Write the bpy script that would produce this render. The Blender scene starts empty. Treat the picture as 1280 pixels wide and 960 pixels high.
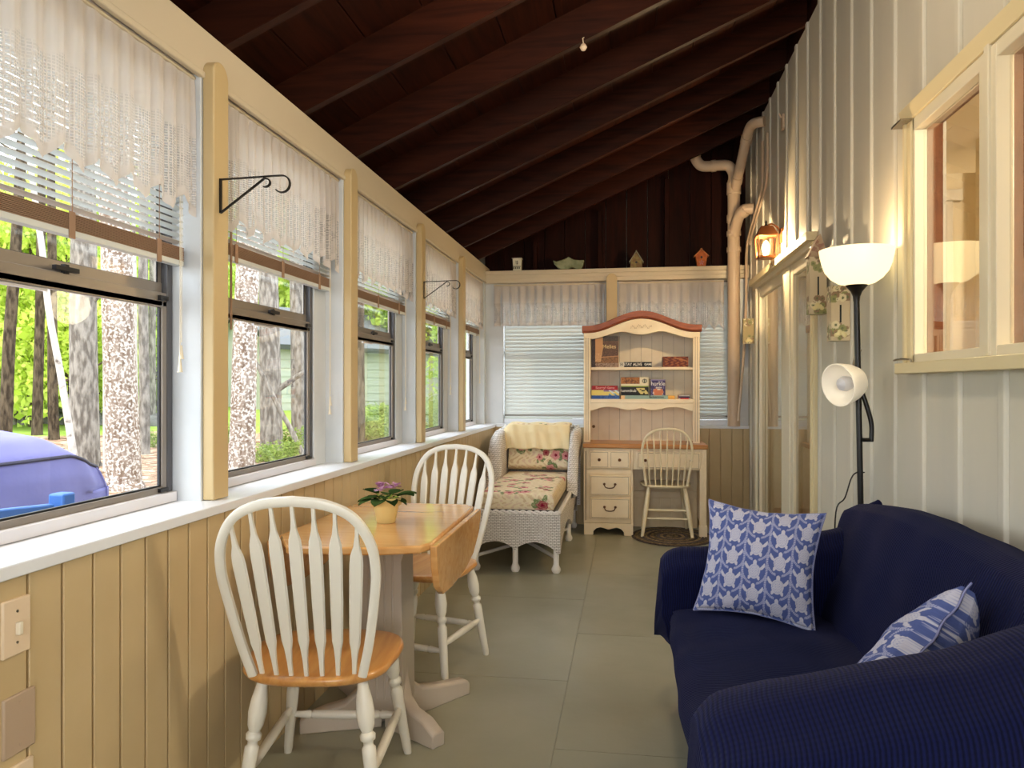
import bpy, math, random
from mathutils import Vector, Matrix, Euler
R = math.radians
PI = math.pi
SC = bpy.context.scene
COL = SC.collection

# ------------------------------------------------------------------ camera, sky, exposure
cam_d = bpy.data.cameras.new('camera')
cam_d.sensor_fit = 'HORIZONTAL'; cam_d.sensor_width = 36.0
cam_d.lens = 36.0 * 940 / 1280
cam_d.shift_y = 2 / 1280
cam_d.clip_start = 0.02; cam_d.clip_end = 400
cam = bpy.data.objects.new('camera', cam_d); COL.objects.link(cam)
cam.location = (0, 0, 1.25)
cam.rotation_euler = (R(90), 0, math.atan(144.5 / 940))
SC.camera = cam

SC.view_settings.view_transform = 'Standard'
SC.view_settings.look = 'None'
SC.view_settings.gamma = 1.0
SC.view_settings.use_curve_mapping = False
SC.view_settings.exposure = 0.75

w = bpy.data.worlds.new('sky'); SC.world = w; w.use_nodes = True
bg = w.node_tree.nodes['Background']
bg.inputs['Color'].default_value = (0.86, 0.94, 1.0, 1)
bg.inputs['Strength'].default_value = 3.1

def lamp(name, kind, loc, energy, color, size=0.1, target=None, size_y=None, spot=None):
    d = bpy.data.lights.new(name, kind); d.energy = energy; d.color = color
    if kind == 'AREA':
        d.size = size
        if size_y: d.shape = 'RECTANGLE'; d.size_y = size_y
    elif kind == 'SUN': d.angle = size
    else: d.shadow_soft_size = size
    if spot: d.spot_size = R(spot); d.spot_blend = 0.6
    o = bpy.data.objects.new(name, d); COL.objects.link(o); o.location = loc
    if target is not None:
        o.rotation_euler = (Vector(target) - Vector(loc)).to_track_quat('-Z', 'Y').to_euler()
    return o
lamp('daylight_sun', 'SUN', (-20, -5, 30), 2.6, (1.0, 0.95, 0.85), R(12), target=(-14, 6, 0))

# ------------------------------------------------------------------ helpers
def lin(c):
    return tuple(((v / 255) / 12.92 if v / 255 <= 0.04045 else ((v / 255 + 0.055) / 1.055) ** 2.4) for v in c[:3])

def mat(name, col, rough=0.5, metal=0.0, var=None, bump=None, spec=0.5, coat=0.0, trans=0.0, ior=1.45, emit=None, stretch=(1, 1, 1)):
    """col is 0-255 sRGB. var=(second colour, scale, low, high); bump=(scale, strength)"""
    m = bpy.data.materials.new(name); m.use_nodes = True
    nt = m.node_tree; b = nt.nodes['Principled BSDF']
    b.inputs['Base Color'].default_value = (*lin(col), 1)
    b.inputs['Roughness'].default_value = rough
    b.inputs['Metallic'].default_value = metal
    b.inputs['Specular IOR Level'].default_value = spec
    b.inputs['Coat Weight'].default_value = coat
    b.inputs['Transmission Weight'].default_value = trans
    b.inputs['IOR'].default_value = ior
    if emit:
        b.inputs['Emission Color'].default_value = (*lin(emit[0]), 1)
        b.inputs['Emission Strength'].default_value = emit[1]
    if var or bump:
        tc = nt.nodes.new('ShaderNodeTexCoord'); mp = nt.nodes.new('ShaderNodeMapping')
        mp.inputs['Scale'].default_value = stretch
        nt.links.new(tc.outputs['Object'], mp.inputs['Vector'])
    if var:
        n = nt.nodes.new('ShaderNodeTexNoise'); n.inputs['Scale'].default_value = var[1]; n.inputs['Detail'].default_value = 6
        nt.links.new(mp.outputs[0], n.inputs['Vector'])
        r = nt.nodes.new('ShaderNodeValToRGB')
        r.color_ramp.elements[0].position = var[2]; r.color_ramp.elements[0].color = (*lin(col), 1)
        r.color_ramp.elements[1].position = var[3]; r.color_ramp.elements[1].color = (*lin(var[0]), 1)
        nt.links.new(n.outputs['Fac'], r.inputs['Fac']); nt.links.new(r.outputs['Color'], b.inputs['Base Color'])
    if bump:
        n2 = nt.nodes.new('ShaderNodeTexNoise'); n2.inputs['Scale'].default_value = bump[0]; n2.inputs['Detail'].default_value = 4
        nt.links.new(mp.outputs[0], n2.inputs['Vector'])
        bp = nt.nodes.new('ShaderNodeBump'); bp.inputs['Strength'].default_value = bump[1]; bp.inputs['Distance'].default_value = 0.01
        nt.links.new(n2.outputs['Fac'], bp.inputs['Height']); nt.links.new(bp.outputs[0], b.inputs['Normal'])
    return m

def attr_mat(name, rough=0.7, bump=None, spec=0.3):
    m = mat(name, (200, 200, 200), rough, bump=bump, spec=spec)
    nt = m.node_tree
    a = nt.nodes.new('ShaderNodeVertexColor'); a.layer_name = 'pattern'
    nt.links.new(a.outputs['Color'], nt.nodes['Principled BSDF'].inputs['Base Color'])
    return m

class MB:
    def __init__(s): s.v = []; s.f = []; s.c = []
    def add(s, vs, fs):
        o = len(s.v); s.v += [tuple(p) for p in vs]; s.f += [tuple(i + o for i in f) for f in fs]; return s
    def box(s, x0, x1, y0, y1, z0, z1):
        if x0 > x1: x0, x1 = x1, x0
        if y0 > y1: y0, y1 = y1, y0
        if z0 > z1: z0, z1 = z1, z0
        return s.add([(x0,y0,z0),(x1,y0,z0),(x1,y1,z0),(x0,y1,z0),(x0,y0,z1),(x1,y0,z1),(x1,y1,z1),(x0,y1,z1)],
                     [(0,3,2,1),(4,5,6,7),(0,1,5,4),(1,2,6,5),(2,3,7,6),(3,0,4,7)])
    def obox(s, c, size, mtx):
        hx, hy, hz = [q / 2 for q in size]
        vs = [Vector(c) + mtx @ Vector((x, y, z)) for z in (-hz, hz) for x, y in ((-hx,-hy),(hx,-hy),(hx,hy),(-hx,hy))]
        return s.add(vs, [(0,3,2,1),(4,5,6,7),(0,1,5,4),(1,2,6,5),(2,3,7,6),(3,0,4,7)])
    def prism(s, poly, plane, a0, a1):
        """poly 2-D; plane 'xy' extrudes in z, 'xz' in y, 'yz' in x"""
        def P(u, v, a): return {'xy': (u, v, a), 'xz': (u, a, v), 'yz': (a, u, v)}[plane]
        n = len(poly)
        vs = [P(u, v, a0) for u, v in poly] + [P(u, v, a1) for u, v in poly]
        fs = [tuple(range(n)), tuple(range(2 * n - 1, n - 1, -1))]
        fs += [(i, i + n, (i + 1) % n + n, (i + 1) % n) for i in range(n)]
        return s.add(vs, fs)
    def rings(s, rings, cap=True, closed=True):
        n = len(rings[0]); vs = [p for r in rings for p in r]; fs = []
        for i in range(len(rings) - 1):
            for j in range(n if closed else n - 1):
                a = i * n + j; b = i * n + (j + 1) % n
                fs.append((a, b, b + n, a + n))
        if cap and closed:
            fs.append(tuple(range(n - 1, -1, -1))); fs.append(tuple(range((len(rings) - 1) * n, len(rings) * n)))
        return s.add(vs, fs)
    def tube(s, pts, r, n=8, cap=True):
        pts = [Vector(p) for p in pts]
        if not hasattr(r, '__len__'): r = [r] * len(pts)
        t = (pts[1] - pts[0]).normalized()
        up = Vector((0, 0, 1)) if abs(t.z) < 0.9 else Vector((1, 0, 0))
        a = t.cross(up).normalized(); rs = []
        for i, p in enumerate(pts):
            if i == 0: t = pts[1] - pts[0]
            elif i == len(pts) - 1: t = pts[-1] - pts[-2]
            else: t = (pts[i+1] - p).normalized() + (p - pts[i-1]).normalized()
            if t.length < 1e-9: t = pts[i] - pts[i-1]
            t.normalize(); a = (a - t * a.dot(t)).normalized(); b = t.cross(a)
            rs.append([p + (a * math.cos(q * 2 * PI / n) + b * math.sin(q * 2 * PI / n)) * r[i] for q in range(n)])
        return s.rings(rs, cap)
    def lathe(s, prof, c=(0, 0, 0), n=24, mtx=None, cap=False):
        mtx = mtx or Matrix.Identity(3); c = Vector(c)
        rs = [[c + mtx @ Vector((r * math.cos(q * 2 * PI / n), r * math.sin(q * 2 * PI / n), z)) for q in range(n)] for r, z in prof]
        return s.rings(rs, cap)
    def turned(s, p0, p1, prof, n=12):
        p0 = Vector(p0); d = Vector(p1) - p0; L = d.length
        m = d.to_track_quat('Z', 'Y').to_matrix()
        return s.lathe([(r, t * L) for t, r in prof], p0, n, m, True)
    def sweep(s, pts, nrm, a, b):
        """rectangular section, a half width in the curve plane, b half depth along nrm"""
        pts = [Vector(p) for p in pts]; nrm = Vector(nrm).normalized(); rs = []
        for i, p in enumerate(pts):
            t = (pts[min(i+1, len(pts)-1)] - pts[max(i-1, 0)]).normalized(); sd = t.cross(nrm).normalized()
            k = 0.6
            rs.append([p + sd*a*k + nrm*b, p - sd*a*k + nrm*b, p - sd*a + nrm*b*k, p - sd*a - nrm*b*k, p - sd*a*k - nrm*b, p + sd*a*k - nrm*b, p + sd*a - nrm*b*k, p + sd*a + nrm*b*k])
        return s.rings(rs)
    def grid(s, fn, nu, nv):
        vs = [fn(i / nu, j / nv) for j in range(nv + 1) for i in range(nu + 1)]
        fs = [(j*(nu+1)+i, j*(nu+1)+i+1, (j+1)*(nu+1)+i+1, (j+1)*(nu+1)+i) for j in range(nv) for i in range(nu)]
        return s.add(vs, fs)
    def build(s, name, m, parent=None, smooth=False, bevel=0, seg=2, sub=0, solid=0, angle=40, colors=None):
        me = bpy.data.meshes.new(name); me.from_pydata(s.v, [], s.f); me.validate(); me.update()
        import bmesh
        bm = bmesh.new(); bm.from_mesh(me); bmesh.ops.recalc_face_normals(bm, faces=bm.faces); bm.to_mesh(me); bm.free()
        o = bpy.data.objects.new(name, me); COL.objects.link(o)
        if m: me.materials.append(m)
        if parent: o.parent = parent
        if colors is not None:
            ca = me.color_attributes.new('pattern', 'FLOAT_COLOR', 'POINT')
            flat = []
            for c in colors: flat += [c[0], c[1], c[2], 1.0]
            ca.data.foreach_set('color', flat)
        if smooth or bevel:
            me.shade_smooth()
            if smooth != 'all':
                try: me.set_sharp_from_angle(angle=R(angle))
                except Exception: pass
        if bevel:
            b = o.modifiers.new('bevel', 'BEVEL'); b.width = bevel; b.segments = seg; b.limit_method = 'ANGLE'; b.angle_limit = R(35)
        if solid:
            q = o.modifiers.new('solid', 'SOLIDIFY'); q.thickness = solid; q.offset = 0
        if sub:
            q = o.modifiers.new('sub', 'SUBSURF'); q.levels = sub; q.render_levels = sub
        return o

def tag(o, label=None, cat=None, group=None, kind=None):
    if label: o['label'] = label
    if cat: o['category'] = cat
    if group: o['group'] = group
    if kind: o['kind'] = kind
    return o
def thing(name, label=None, cat=None, loc=(0, 0, 0), rz=0, group=None, kind=None):
    o = bpy.data.objects.new(name, None); COL.objects.link(o); o.location = loc; o.rotation_euler = (0, 0, rz)
    o.empty_display_size = 0.05
    return tag(o, label, cat, group, kind)
def struct(o): return tag(o, kind='structure')
def copy_tree(o, parent=None):
    c = o.copy(); COL.objects.link(c); c.parent = parent
    for ch in [q for q in bpy.data.objects if q.parent == o]: copy_tree(ch, c)
    return c
def text_mesh(name, body, size, m, parent, loc, rot=(R(90), 0, 0), bold=0.0, sx=1.0, kind=None):
    cu = bpy.data.curves.new(name, 'FONT'); cu.body = body; cu.size = size; cu.align_x = 'CENTER'; cu.align_y = 'CENTER'
    cu.extrude = 0.0006; cu.offset = bold
    t = bpy.data.objects.new(name, cu); COL.objects.link(t)
    bpy.context.view_layer.update()
    me = bpy.data.meshes.new_from_object(t.evaluated_get(bpy.context.evaluated_depsgraph_get()))
    bpy.data.objects.remove(t)
    o = bpy.data.objects.new(name, me); COL.objects.link(o); me.materials.clear(); me.materials.append(m)
    o.parent = parent; o.location = loc; o.rotation_euler = rot; o.scale = (sx, 1, 1)
    return o
def arc(cx, cy, r, a0, a1, n=8): return [(cx + r*math.cos(R(a0 + (a1-a0)*i/n)), cy + r*math.sin(R(a0 + (a1-a0)*i/n))) for i in range(n + 1)]
def smooth_pts(pts, n=6):
    """Catmull-Rom through the points"""
    P = [Vector(p) for p in pts]; P = [P[0]*2 - P[1]] + P + [P[-1]*2 - P[-2]]; out = []
    for i in range(1, len(P) - 2):
        for k in range(n):
            t = k / n; a, b, c, d = P[i-1], P[i], P[i+1], P[i+2]
            out.append(0.5*((2*b) + (c-a)*t + (2*a-5*b+4*c-d)*t*t + (3*b-a-3*c+d)*t**3))
    out.append(P[-2]); return out
def interp(x, tab):
    if x <= tab[0][0]: return tab[0][1]
    for (a, b), (c, d) in zip(tab, tab[1:]):
        if x <= c: return b + (d - b) * (x - a) / (c - a)
    return tab[-1][1]

# ------------------------------------------------------------------ materials
M = {}
M['wainscot'] = mat('cream yellow paint', (198, 176, 136), 0.45, var=((188, 165, 124), 3, .35, .7), bump=(60, .03))
M['post'] = mat('golden cream paint', (202, 178, 132), 0.4, bump=(40, .03))
M['header'] = mat('pale cream paint', (210, 196, 170), 0.45, bump=(40, .04))
M['white'] = mat('white paint', (212, 216, 220), 0.35, var=((198, 204, 208), 4, .4, .8), bump=(25, .05))
M['sill'] = mat('white sill paint', (226, 230, 238), 0.3, bump=(25, .05))
M['siding'] = mat('celadon siding paint', (204, 198, 182), 0.5, var=((196, 192, 178), 5, .4, .75), bump=(30, .06), stretch=(1, 1, .15))
M['doorwhite'] = mat('ivory door paint', (222, 212, 186), 0.4)
M['trimwarm'] = mat('butter trim paint', (220, 204, 162), 0.4)
M['alu'] = mat('aluminium frame', (140, 132, 124), 0.35, metal=0.4)
M['aludark'] = mat('dark grey aluminium', (84, 84, 88), 0.4, metal=0.3)
M['aluwhite'] = mat('pale aluminium', (214, 212, 216), 0.35, metal=0.1)
M['gasket'] = mat('black gasket', (22, 22, 26), 0.5)
M['blind'] = mat('white blind slats', (214, 218, 216), 0.4)
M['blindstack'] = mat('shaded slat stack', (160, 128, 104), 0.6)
M['cord'] = mat('ivory cord', (228, 218, 196), 0.6)
M['iron'] = mat('black iron', (20, 16, 16), 0.4, metal=0.3)
M['pvc'] = mat('painted pipe', (206, 182, 156), 0.4)
M['navy'] = None
M['black'] = mat('black metal', (14, 12, 12), 0.35)
M['chrome'] = mat('brushed nickel', (150, 142, 128), 0.3, metal=0.9)
M['chairwhite'] = mat('white chair paint', (228, 224, 212), 0.3, bump=(40, .02))
M['tablebase'] = mat('greyed white paint', (196, 184, 170), 0.3)
M['deskchair'] = mat('ivory chair paint', (240, 226, 192), 0.35)
M['desk'] = mat('cream desk lacquer', (246, 230, 200), 0.35, var=((236, 216, 180), 8, .4, .8))
M['deskline'] = mat('antique groove brown', (120, 92, 50), 0.6)
M['crown'] = mat('reddish crown wood', (164, 84, 38), 0.35, var=((132, 60, 24), 10, .35, .7), stretch=(1, 6, 6))
M['bronze'] = mat('aged bronze', (92, 58, 34), 0.35, metal=0.7)
M['terracotta'] = mat('cream clay pot', (232, 208, 140), 0.6)
M['soil'] = mat('potting soil', (50, 30, 20), 0.9, bump=(80, .5))
M['plate'] = mat('ivory plastic', (222, 200, 172), 0.4)
M['platetaupe'] = mat('taupe plastic', (178, 156, 134), 0.45)
M['grillcover'] = mat('periwinkle cover cloth', (120, 120, 176), 0.7, var=((100, 100, 160), 2.5, .35, .75), bump=(6, .6))
M['piping'] = mat('dark piping', (36, 34, 60), 0.6)
M['bluewood'] = mat('blue painted wood', (44, 92, 160), 0.5)
M['interior'] = mat('interior cream wall', (226, 208, 172), 0.7)
M['jamb'] = mat('brown varnished jamb', (124, 72, 38), 0.4, var=((98, 54, 28), 8, .4, .7), stretch=(6, 6, 1))
M['shed'] = mat('pale shed clapboard', (168, 170, 160), 0.7)
M['shedroof'] = mat('grey shingles', (100, 104, 110), 0.9, bump=(12, .5))
M['sheddark'] = mat('dark green fascia', (52, 60, 54), 0.7)
M['stone'] = mat('field stone', (120, 118, 112), 0.9, var=((80, 80, 78), 4, .3, .7), bump=(8, .6))

def wood(name, c1, c2, rough, axis='x', scale=3.0, coat=0.2, spec=0.5):
    m = mat(name, c1, rough, spec=spec, coat=coat); nt = m.node_tree; b = nt.nodes['Principled BSDF']
    b.inputs['Coat Roughness'].default_value = 0.12
    tc = nt.nodes.new('ShaderNodeTexCoord'); mp = nt.nodes.new('ShaderNodeMapping')
    st = {'x': (0.7, 9, 9), 'y': (9, 0.7, 9), 'z': (9, 9, 0.7)}[axis]
    mp.inputs['Scale'].default_value = [q * scale / 3 for q in st]
    n = nt.nodes.new('ShaderNodeTexNoise'); n.inputs['Scale'].default_value = 3; n.inputs['Detail'].default_value = 8; n.inputs['Distortion'].default_value = 1.2
    r = nt.nodes.new('ShaderNodeValToRGB'); r.color_ramp.elements[0].position = .3; r.color_ramp.elements[1].position = .72
    r.color_ramp.elements[0].color = (*lin(c1), 1); r.color_ramp.elements[1].color = (*lin(c2), 1)
    L = nt.links.new
    L(tc.outputs['Object'], mp.inputs[0]); L(mp.outputs[0], n.inputs['Vector']); L(n.outputs['Fac'], r.inputs[0]); L(r.outputs[0], b.inputs['Base Color'])
    return m
M['honey'] = wood('honey maple', (220, 170, 108), (198, 140, 78), 0.2, 'x', coat=.5)
M['honeyy'] = wood('honey maple seat', (212, 158, 92), (188, 126, 64), 0.3, 'y', coat=.4)
M['desktop'] = wood('tan desk wood', (200, 142, 80), (176, 116, 60), 0.35, 'x')
M['rafter'] = wood('dark stained rafter', (58, 26, 14), (34, 14, 8), 0.5, 'x', coat=0.0, spec=.14)
M['roofboard'] = wood('dark stained boards', (56, 24, 13), (32, 13, 7), 0.6, 'y', coat=0.0, spec=.1)
M['gable'] = wood('dark stained gable boards', (48, 18, 10), (26, 10, 6), 0.6, 'z', coat=0.0, spec=.1)

# floor: grey-green painted plywood
def floor_mat():
    m = mat('grey green floor paint', (165, 164, 144), 0.3, var=((148, 147, 127), 1.6, .3, .75), bump=(18, .08), spec=.5)
    nt = m.node_tree; b = nt.nodes['Principled BSDF']
    n = nt.nodes.new('ShaderNodeTexNoise'); n.inputs['Scale'].default_value = 5; n.inputs['Detail'].default_value = 5
    r = nt.nodes.new('ShaderNodeMapRange'); r.inputs['To Min'].default_value = .22; r.inputs['To Max'].default_value = .5
    tc = nt.nodes.new('ShaderNodeTexCoord'); nt.links.new(tc.outputs['Object'], n.inputs['Vector'])
    nt.links.new(n.outputs['Fac'], r.inputs['Value']); nt.links.new(r.outputs[0], b.inputs['Roughness'])
    return m
M['floor'] = floor_mat()

def glass_mat(name, f0, tint=(1, 1, 1), gloss=(1, 1, 1)):
    """thin pane: clear with a Schlick reflection, the same from both sides"""
    m = bpy.data.materials.new(name); m.use_nodes = True; nt = m.node_tree
    for n in list(nt.nodes): nt.nodes.remove(n)
    out = nt.nodes.new('ShaderNodeOutputMaterial'); mx = nt.nodes.new('ShaderNodeMixShader')
    t = nt.nodes.new('ShaderNodeBsdfTransparent'); g = nt.nodes.new('ShaderNodeBsdfGlossy'); ge = nt.nodes.new('ShaderNodeNewGeometry')
    g.inputs['Roughness'].default_value = 0.0; t.inputs['Color'].default_value = (*tint, 1); g.inputs['Color'].default_value = (*gloss, 1)
    L = nt.links.new
    dt = nt.nodes.new('ShaderNodeVectorMath'); dt.operation = 'DOT_PRODUCT'; L(ge.outputs['Incoming'], dt.inputs[0]); L(ge.outputs['Normal'], dt.inputs[1])
    def mth(op, a, b=None):
        n = nt.nodes.new('ShaderNodeMath'); n.operation = op
        for i, q in enumerate((a, b)):
            if q is None: continue
            if isinstance(q, (int, float)): n.inputs[i].default_value = q
            else: L(q, n.inputs[i])
        return n.outputs[0]
    c = mth('ABSOLUTE', dt.outputs['Value']); k = mth('POWER', mth('SUBTRACT', 1.0, c), 5.0)
    f = mth('ADD', mth('MULTIPLY', k, 1 - f0), f0)
    L(f, mx.inputs[0]); L(t.outputs[0], mx.inputs[1]); L(g.outputs[0], mx.inputs[2]); L(mx.outputs[0], out.inputs[0])
    return m
M['glass'] = glass_mat('window glass', .02)
M['glassroom'] = glass_mat('interior window glass', .10, (.86, .86, .84))
M['glassdoor'] = glass_mat('door glass', .16, (.6, .6, .58))

def lace_mat():
    """sheer lace: gathered cloth, filet pattern squares in the lower half"""
    m = bpy.data.materials.new('ivory lace'); m.use_nodes = True; nt = m.node_tree; L = nt.links.new
    for n in list(nt.nodes): nt.nodes.remove(n)
    out = nt.nodes.new('ShaderNodeOutputMaterial')
    uv = nt.nodes.new('ShaderNodeVertexColor'); uv.layer_name = 'pattern'
    sep = nt.nodes.new('ShaderNodeSeparateColor'); L(uv.outputs['Color'], sep.inputs[0])
    t = nt.nodes.new('ShaderNodeBsdfTransparent')
    d = nt.nodes.new('ShaderNodeBsdfDiffuse'); d.inputs['Color'].default_value = (*lin((222, 214, 208)), 1)
    tl = nt.nodes.new('ShaderNodeBsdfTranslucent'); tl.inputs['Color'].default_value = (*lin((218, 208, 202)), 1)
    a = nt.nodes.new('ShaderNodeMixShader'); a.inputs[0].default_value = .30; L(d.outputs[0], a.inputs[1]); L(tl.outputs[0], a.inputs[2])
    # red channel = how closed the cloth is, green = band mask for the net holes
    vor = nt.nodes.new('ShaderNodeTexVoronoi'); vor.inputs['Scale'].default_value = 130; vor.distance = 'CHEBYCHEV'; vor.inputs['Randomness'].default_value = .15
    tc = nt.nodes.new('ShaderNodeTexCoord'); sx_ = nt.nodes.new('ShaderNodeSeparateXYZ'); L(tc.outputs['Object'], sx_.inputs[0]); cb_ = nt.nodes.new('ShaderNodeCombineXYZ'); L(sx_.outputs[1], cb_.inputs[0]); L(sx_.outputs[2], cb_.inputs[1]); vor.voronoi_dimensions = '2D'; L(cb_.outputs[0], vor.inputs['Vector'])
    lt = nt.nodes.new('ShaderNodeMath'); lt.operation = 'LESS_THAN'; lt.inputs[1].default_value = .36; L(vor.outputs['Distance'], lt.inputs[0])
    mu = nt.nodes.new('ShaderNodeMath'); mu.operation = 'MULTIPLY'; L(lt.outputs[0], mu.inputs[0]); L(sep.outputs[1], mu.inputs[1])
    mu2 = nt.nodes.new('ShaderNodeMath'); mu2.operation = 'MULTIPLY'; mu2.inputs[1].default_value = .6; L(mu.outputs[0], mu2.inputs[0])
    sb = nt.nodes.new('ShaderNodeMath'); sb.operation = 'SUBTRACT'; L(sep.outputs[0], sb.inputs[0]); L(mu2.outputs[0], sb.inputs[1])
    mx = nt.nodes.new('ShaderNodeMixShader'); L(sb.outputs[0], mx.inputs[0]); L(t.outputs[0], mx.inputs[1]); L(a.outputs[0], mx.inputs[2])
    L(mx.outputs[0], out.inputs[0]); return m
M['lace'] = lace_mat()

def knit_mat():
    m = mat('navy ribbed slipcover', (12, 17, 50), 0.85, spec=.15); nt = m.node_tree; b = nt.nodes['Principled BSDF']; L = nt.links.new
    b.inputs['Sheen Weight'].default_value = .08; b.inputs['Sheen Tint'].default_value = (.3, .35, .7, 1)
    a = nt.nodes.new('ShaderNodeTexCoord')
    sx = nt.nodes.new('ShaderNodeSeparateXYZ'); L(a.outputs['UV'], sx.inputs[0])
    w1 = nt.nodes.new('ShaderNodeMath'); w1.operation = 'MULTIPLY'; w1.inputs[1].default_value = 2 * PI / .0085; L(sx.outputs[0], w1.inputs[0])
    s1 = nt.nodes.new('ShaderNodeMath'); s1.operation = 'SINE'; L(w1.outputs[0], s1.inputs[0])
    w2 = nt.nodes.new('ShaderNodeMath'); w2.operation = 'MULTIPLY'; w2.inputs[1].default_value = 2 * PI / .013; L(sx.outputs[1], w2.inputs[0])
    s2 = nt.nodes.new('ShaderNodeMath'); s2.operation = 'SINE'; L(w2.outputs[0], s2.inputs[0])
    s3 = nt.nodes.new('ShaderNodeMath'); s3.operation = 'MULTIPLY'; s3.inputs[1].default_value = .12; L(s2.outputs[0], s3.inputs[0])
    ad = nt.nodes.new('ShaderNodeMath'); ad.operation = 'ADD'; L(s1.outputs[0], ad.inputs[0]); L(s3.outputs[0], ad.inputs[1])
    bp = nt.nodes.new('ShaderNodeBump'); bp.inputs['Strength'].default_value = .55; bp.inputs['Distance'].default_value = .002
    L(ad.outputs[0], bp.inputs['Height']); L(bp.outputs[0], b.inputs['Normal'])
    rr = nt.nodes.new('ShaderNodeMapRange'); rr.inputs['From Min'].default_value = -1.3; rr.inputs['From Max'].default_value = 1.3
    L(ad.outputs[0], rr.inputs['Value'])
    mx = nt.nodes.new('ShaderNodeMixRGB'); mx.inputs[1].default_value = (*lin((4, 6, 28)), 1); mx.inputs[2].default_value = (*lin((15, 21, 66)), 1)
    L(rr.outputs[0], mx.inputs[0]); L(mx.outputs[0], b.inputs['Base Color'])
    return m
M['navy'] = knit_mat()

def wicker_mat():
    m = mat('white wicker', (236, 230, 224), 0.45); nt = m.node_tree; b = nt.nodes['Principled BSDF']; L = nt.links.new
    tc = nt.nodes.new('ShaderNodeTexCoord'); sx = nt.nodes.new('ShaderNodeSeparateXYZ'); L(tc.outputs['Object'], sx.inputs[0])
    ad = nt.nodes.new('ShaderNodeMath'); ad.operation = 'ADD'; L(sx.outputs[0], ad.inputs[0]); L(sx.outputs[1], ad.inputs[1])
    cb = nt.nodes.new('ShaderNodeCombineXYZ'); L(ad.outputs[0], cb.inputs[0]); L(sx.outputs[2], cb.inputs[1])
    br = nt.nodes.new('ShaderNodeTexBrick'); br.inputs['Scale'].default_value = 1; br.inputs['Brick Width'].default_value = .026; br.inputs['Row Height'].default_value = .0105
    br.inputs['Mortar Size'].default_value = .0015; br.inputs['Mortar Smooth'].default_value = .6
    br.inputs['Color1'].default_value = (*lin((252, 249, 246)), 1); br.inputs['Color2'].default_value = (*lin((238, 232, 228)), 1); br.inputs['Mortar'].default_value = (*lin((120, 104, 96)), 1)
    L(cb.outputs[0], br.inputs['Vector']); L(br.outputs['Color'], b.inputs['Base Color'])
    bp = nt.nodes.new('ShaderNodeBump'); bp.invert = True; bp.inputs['Strength'].default_value = .8; bp.inputs['Distance'].default_value = .004
    L(br.outputs['Fac'], bp.inputs['Height']); L(bp.outputs[0], b.inputs['Normal']); return m
M['wicker'] = wicker_mat()
M['wickerplain'] = mat('white painted cane', (246, 242, 238), 0.4, bump=(120, .4))

def bark(name, c1, c2, c3=None, scale=3, spots=None):
    m = mat(name, c1, 0.95, spec=.1); nt = m.node_tree; b = nt.nodes['Principled BSDF']; L = nt.links.new
    tc = nt.nodes.new('ShaderNodeTexCoord'); mp = nt.nodes.new('ShaderNodeMapping'); mp.inputs['Scale'].default_value = (1, 1, .3)
    L(tc.outputs['Object'], mp.inputs[0])
    n = nt.nodes.new('ShaderNodeTexNoise'); n.inputs['Scale'].default_value = scale * 6; n.inputs['Detail'].default_value = 8; L(mp.outputs[0], n.inputs['Vector'])
    r = nt.nodes.new('ShaderNodeValToRGB'); e = r.color_ramp.elements
    e[0].position = .4; e[0].color = (*lin(c1), 1); e[1].position = .62; e[1].color = (*lin(c2), 1)
    L(n.outputs['Fac'], r.inputs[0]); last = r.outputs[0]
    if spots:
        v = nt.nodes.new('ShaderNodeTexNoise'); v.inputs['Scale'].default_value = spots[1]; v.inputs['Detail'].default_value = 5; L(tc.outputs['Object'], v.inputs['Vector'])
        rr = nt.nodes.new('ShaderNodeValToRGB'); rr.color_ramp.elements[0].position = spots[2]; rr.color_ramp.elements[1].position = spots[2] + .12; L(v.outputs['Fac'], rr.inputs[0])
        mx = nt.nodes.new('ShaderNodeMixRGB'); L(rr.outputs[0], mx.inputs[0]); L(last, mx.inputs[1]); mx.inputs[2].default_value = (*lin(spots[0]), 1); last = mx.outputs[0]
    L(last, b.inputs['Base Color'])
    bp = nt.nodes.new('ShaderNodeBump'); bp.inputs['Strength'].default_value = .8; bp.inputs['Distance'].default_value = .05; L(n.outputs['Fac'], bp.inputs['Height']); L(bp.outputs[0], b.inputs['Normal'])
    return m
M['barkgrey'] = bark('grey furrowed bark', (96, 90, 84), (144, 138, 130))
M['barkdark'] = bark('dark brown bark', (50, 42, 34), (94, 82, 66))
M['barklichen'] = bark('lichen speckled bark', (104, 86, 74), (136, 122, 112), spots=((186, 180, 174), 30, .47))
M['birch'] = bark('white birch bark', (168, 162, 156), (186, 180, 174), spots=((96, 86, 80), 9, .62))
def leaf(name, c1, c2, tr=.5):
    m = bpy.data.materials.new(name); m.use_nodes = True; nt = m.node_tree; L = nt.links.new
    for n in list(nt.nodes): nt.nodes.remove(n)
    out = nt.nodes.new('ShaderNodeOutputMaterial'); g = nt.nodes.new('ShaderNodeNewGeometry')
    r = nt.nodes.new('ShaderNodeValToRGB'); r.color_ramp.elements[0].color = (*lin(c1), 1); r.color_ramp.elements[1].color = (*lin(c2), 1)
    L(g.outputs['Random Per Island'], r.inputs[0])
    d = nt.nodes.new('ShaderNodeBsdfDiffuse'); t = nt.nodes.new('ShaderNodeBsdfTranslucent'); mx = nt.nodes.new('ShaderNodeMixShader'); mx.inputs[0].default_value = tr
    L(r.outputs[0], d.inputs[0]); L(r.outputs[0], t.inputs[0]); L(d.outputs[0], mx.inputs[1]); L(t.outputs[0], mx.inputs[2]); L(mx.outputs[0], out.inputs[0]); return m
M['leafbright'] = leaf('spring green leaves', (176, 200, 70), (226, 236, 130))
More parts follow.
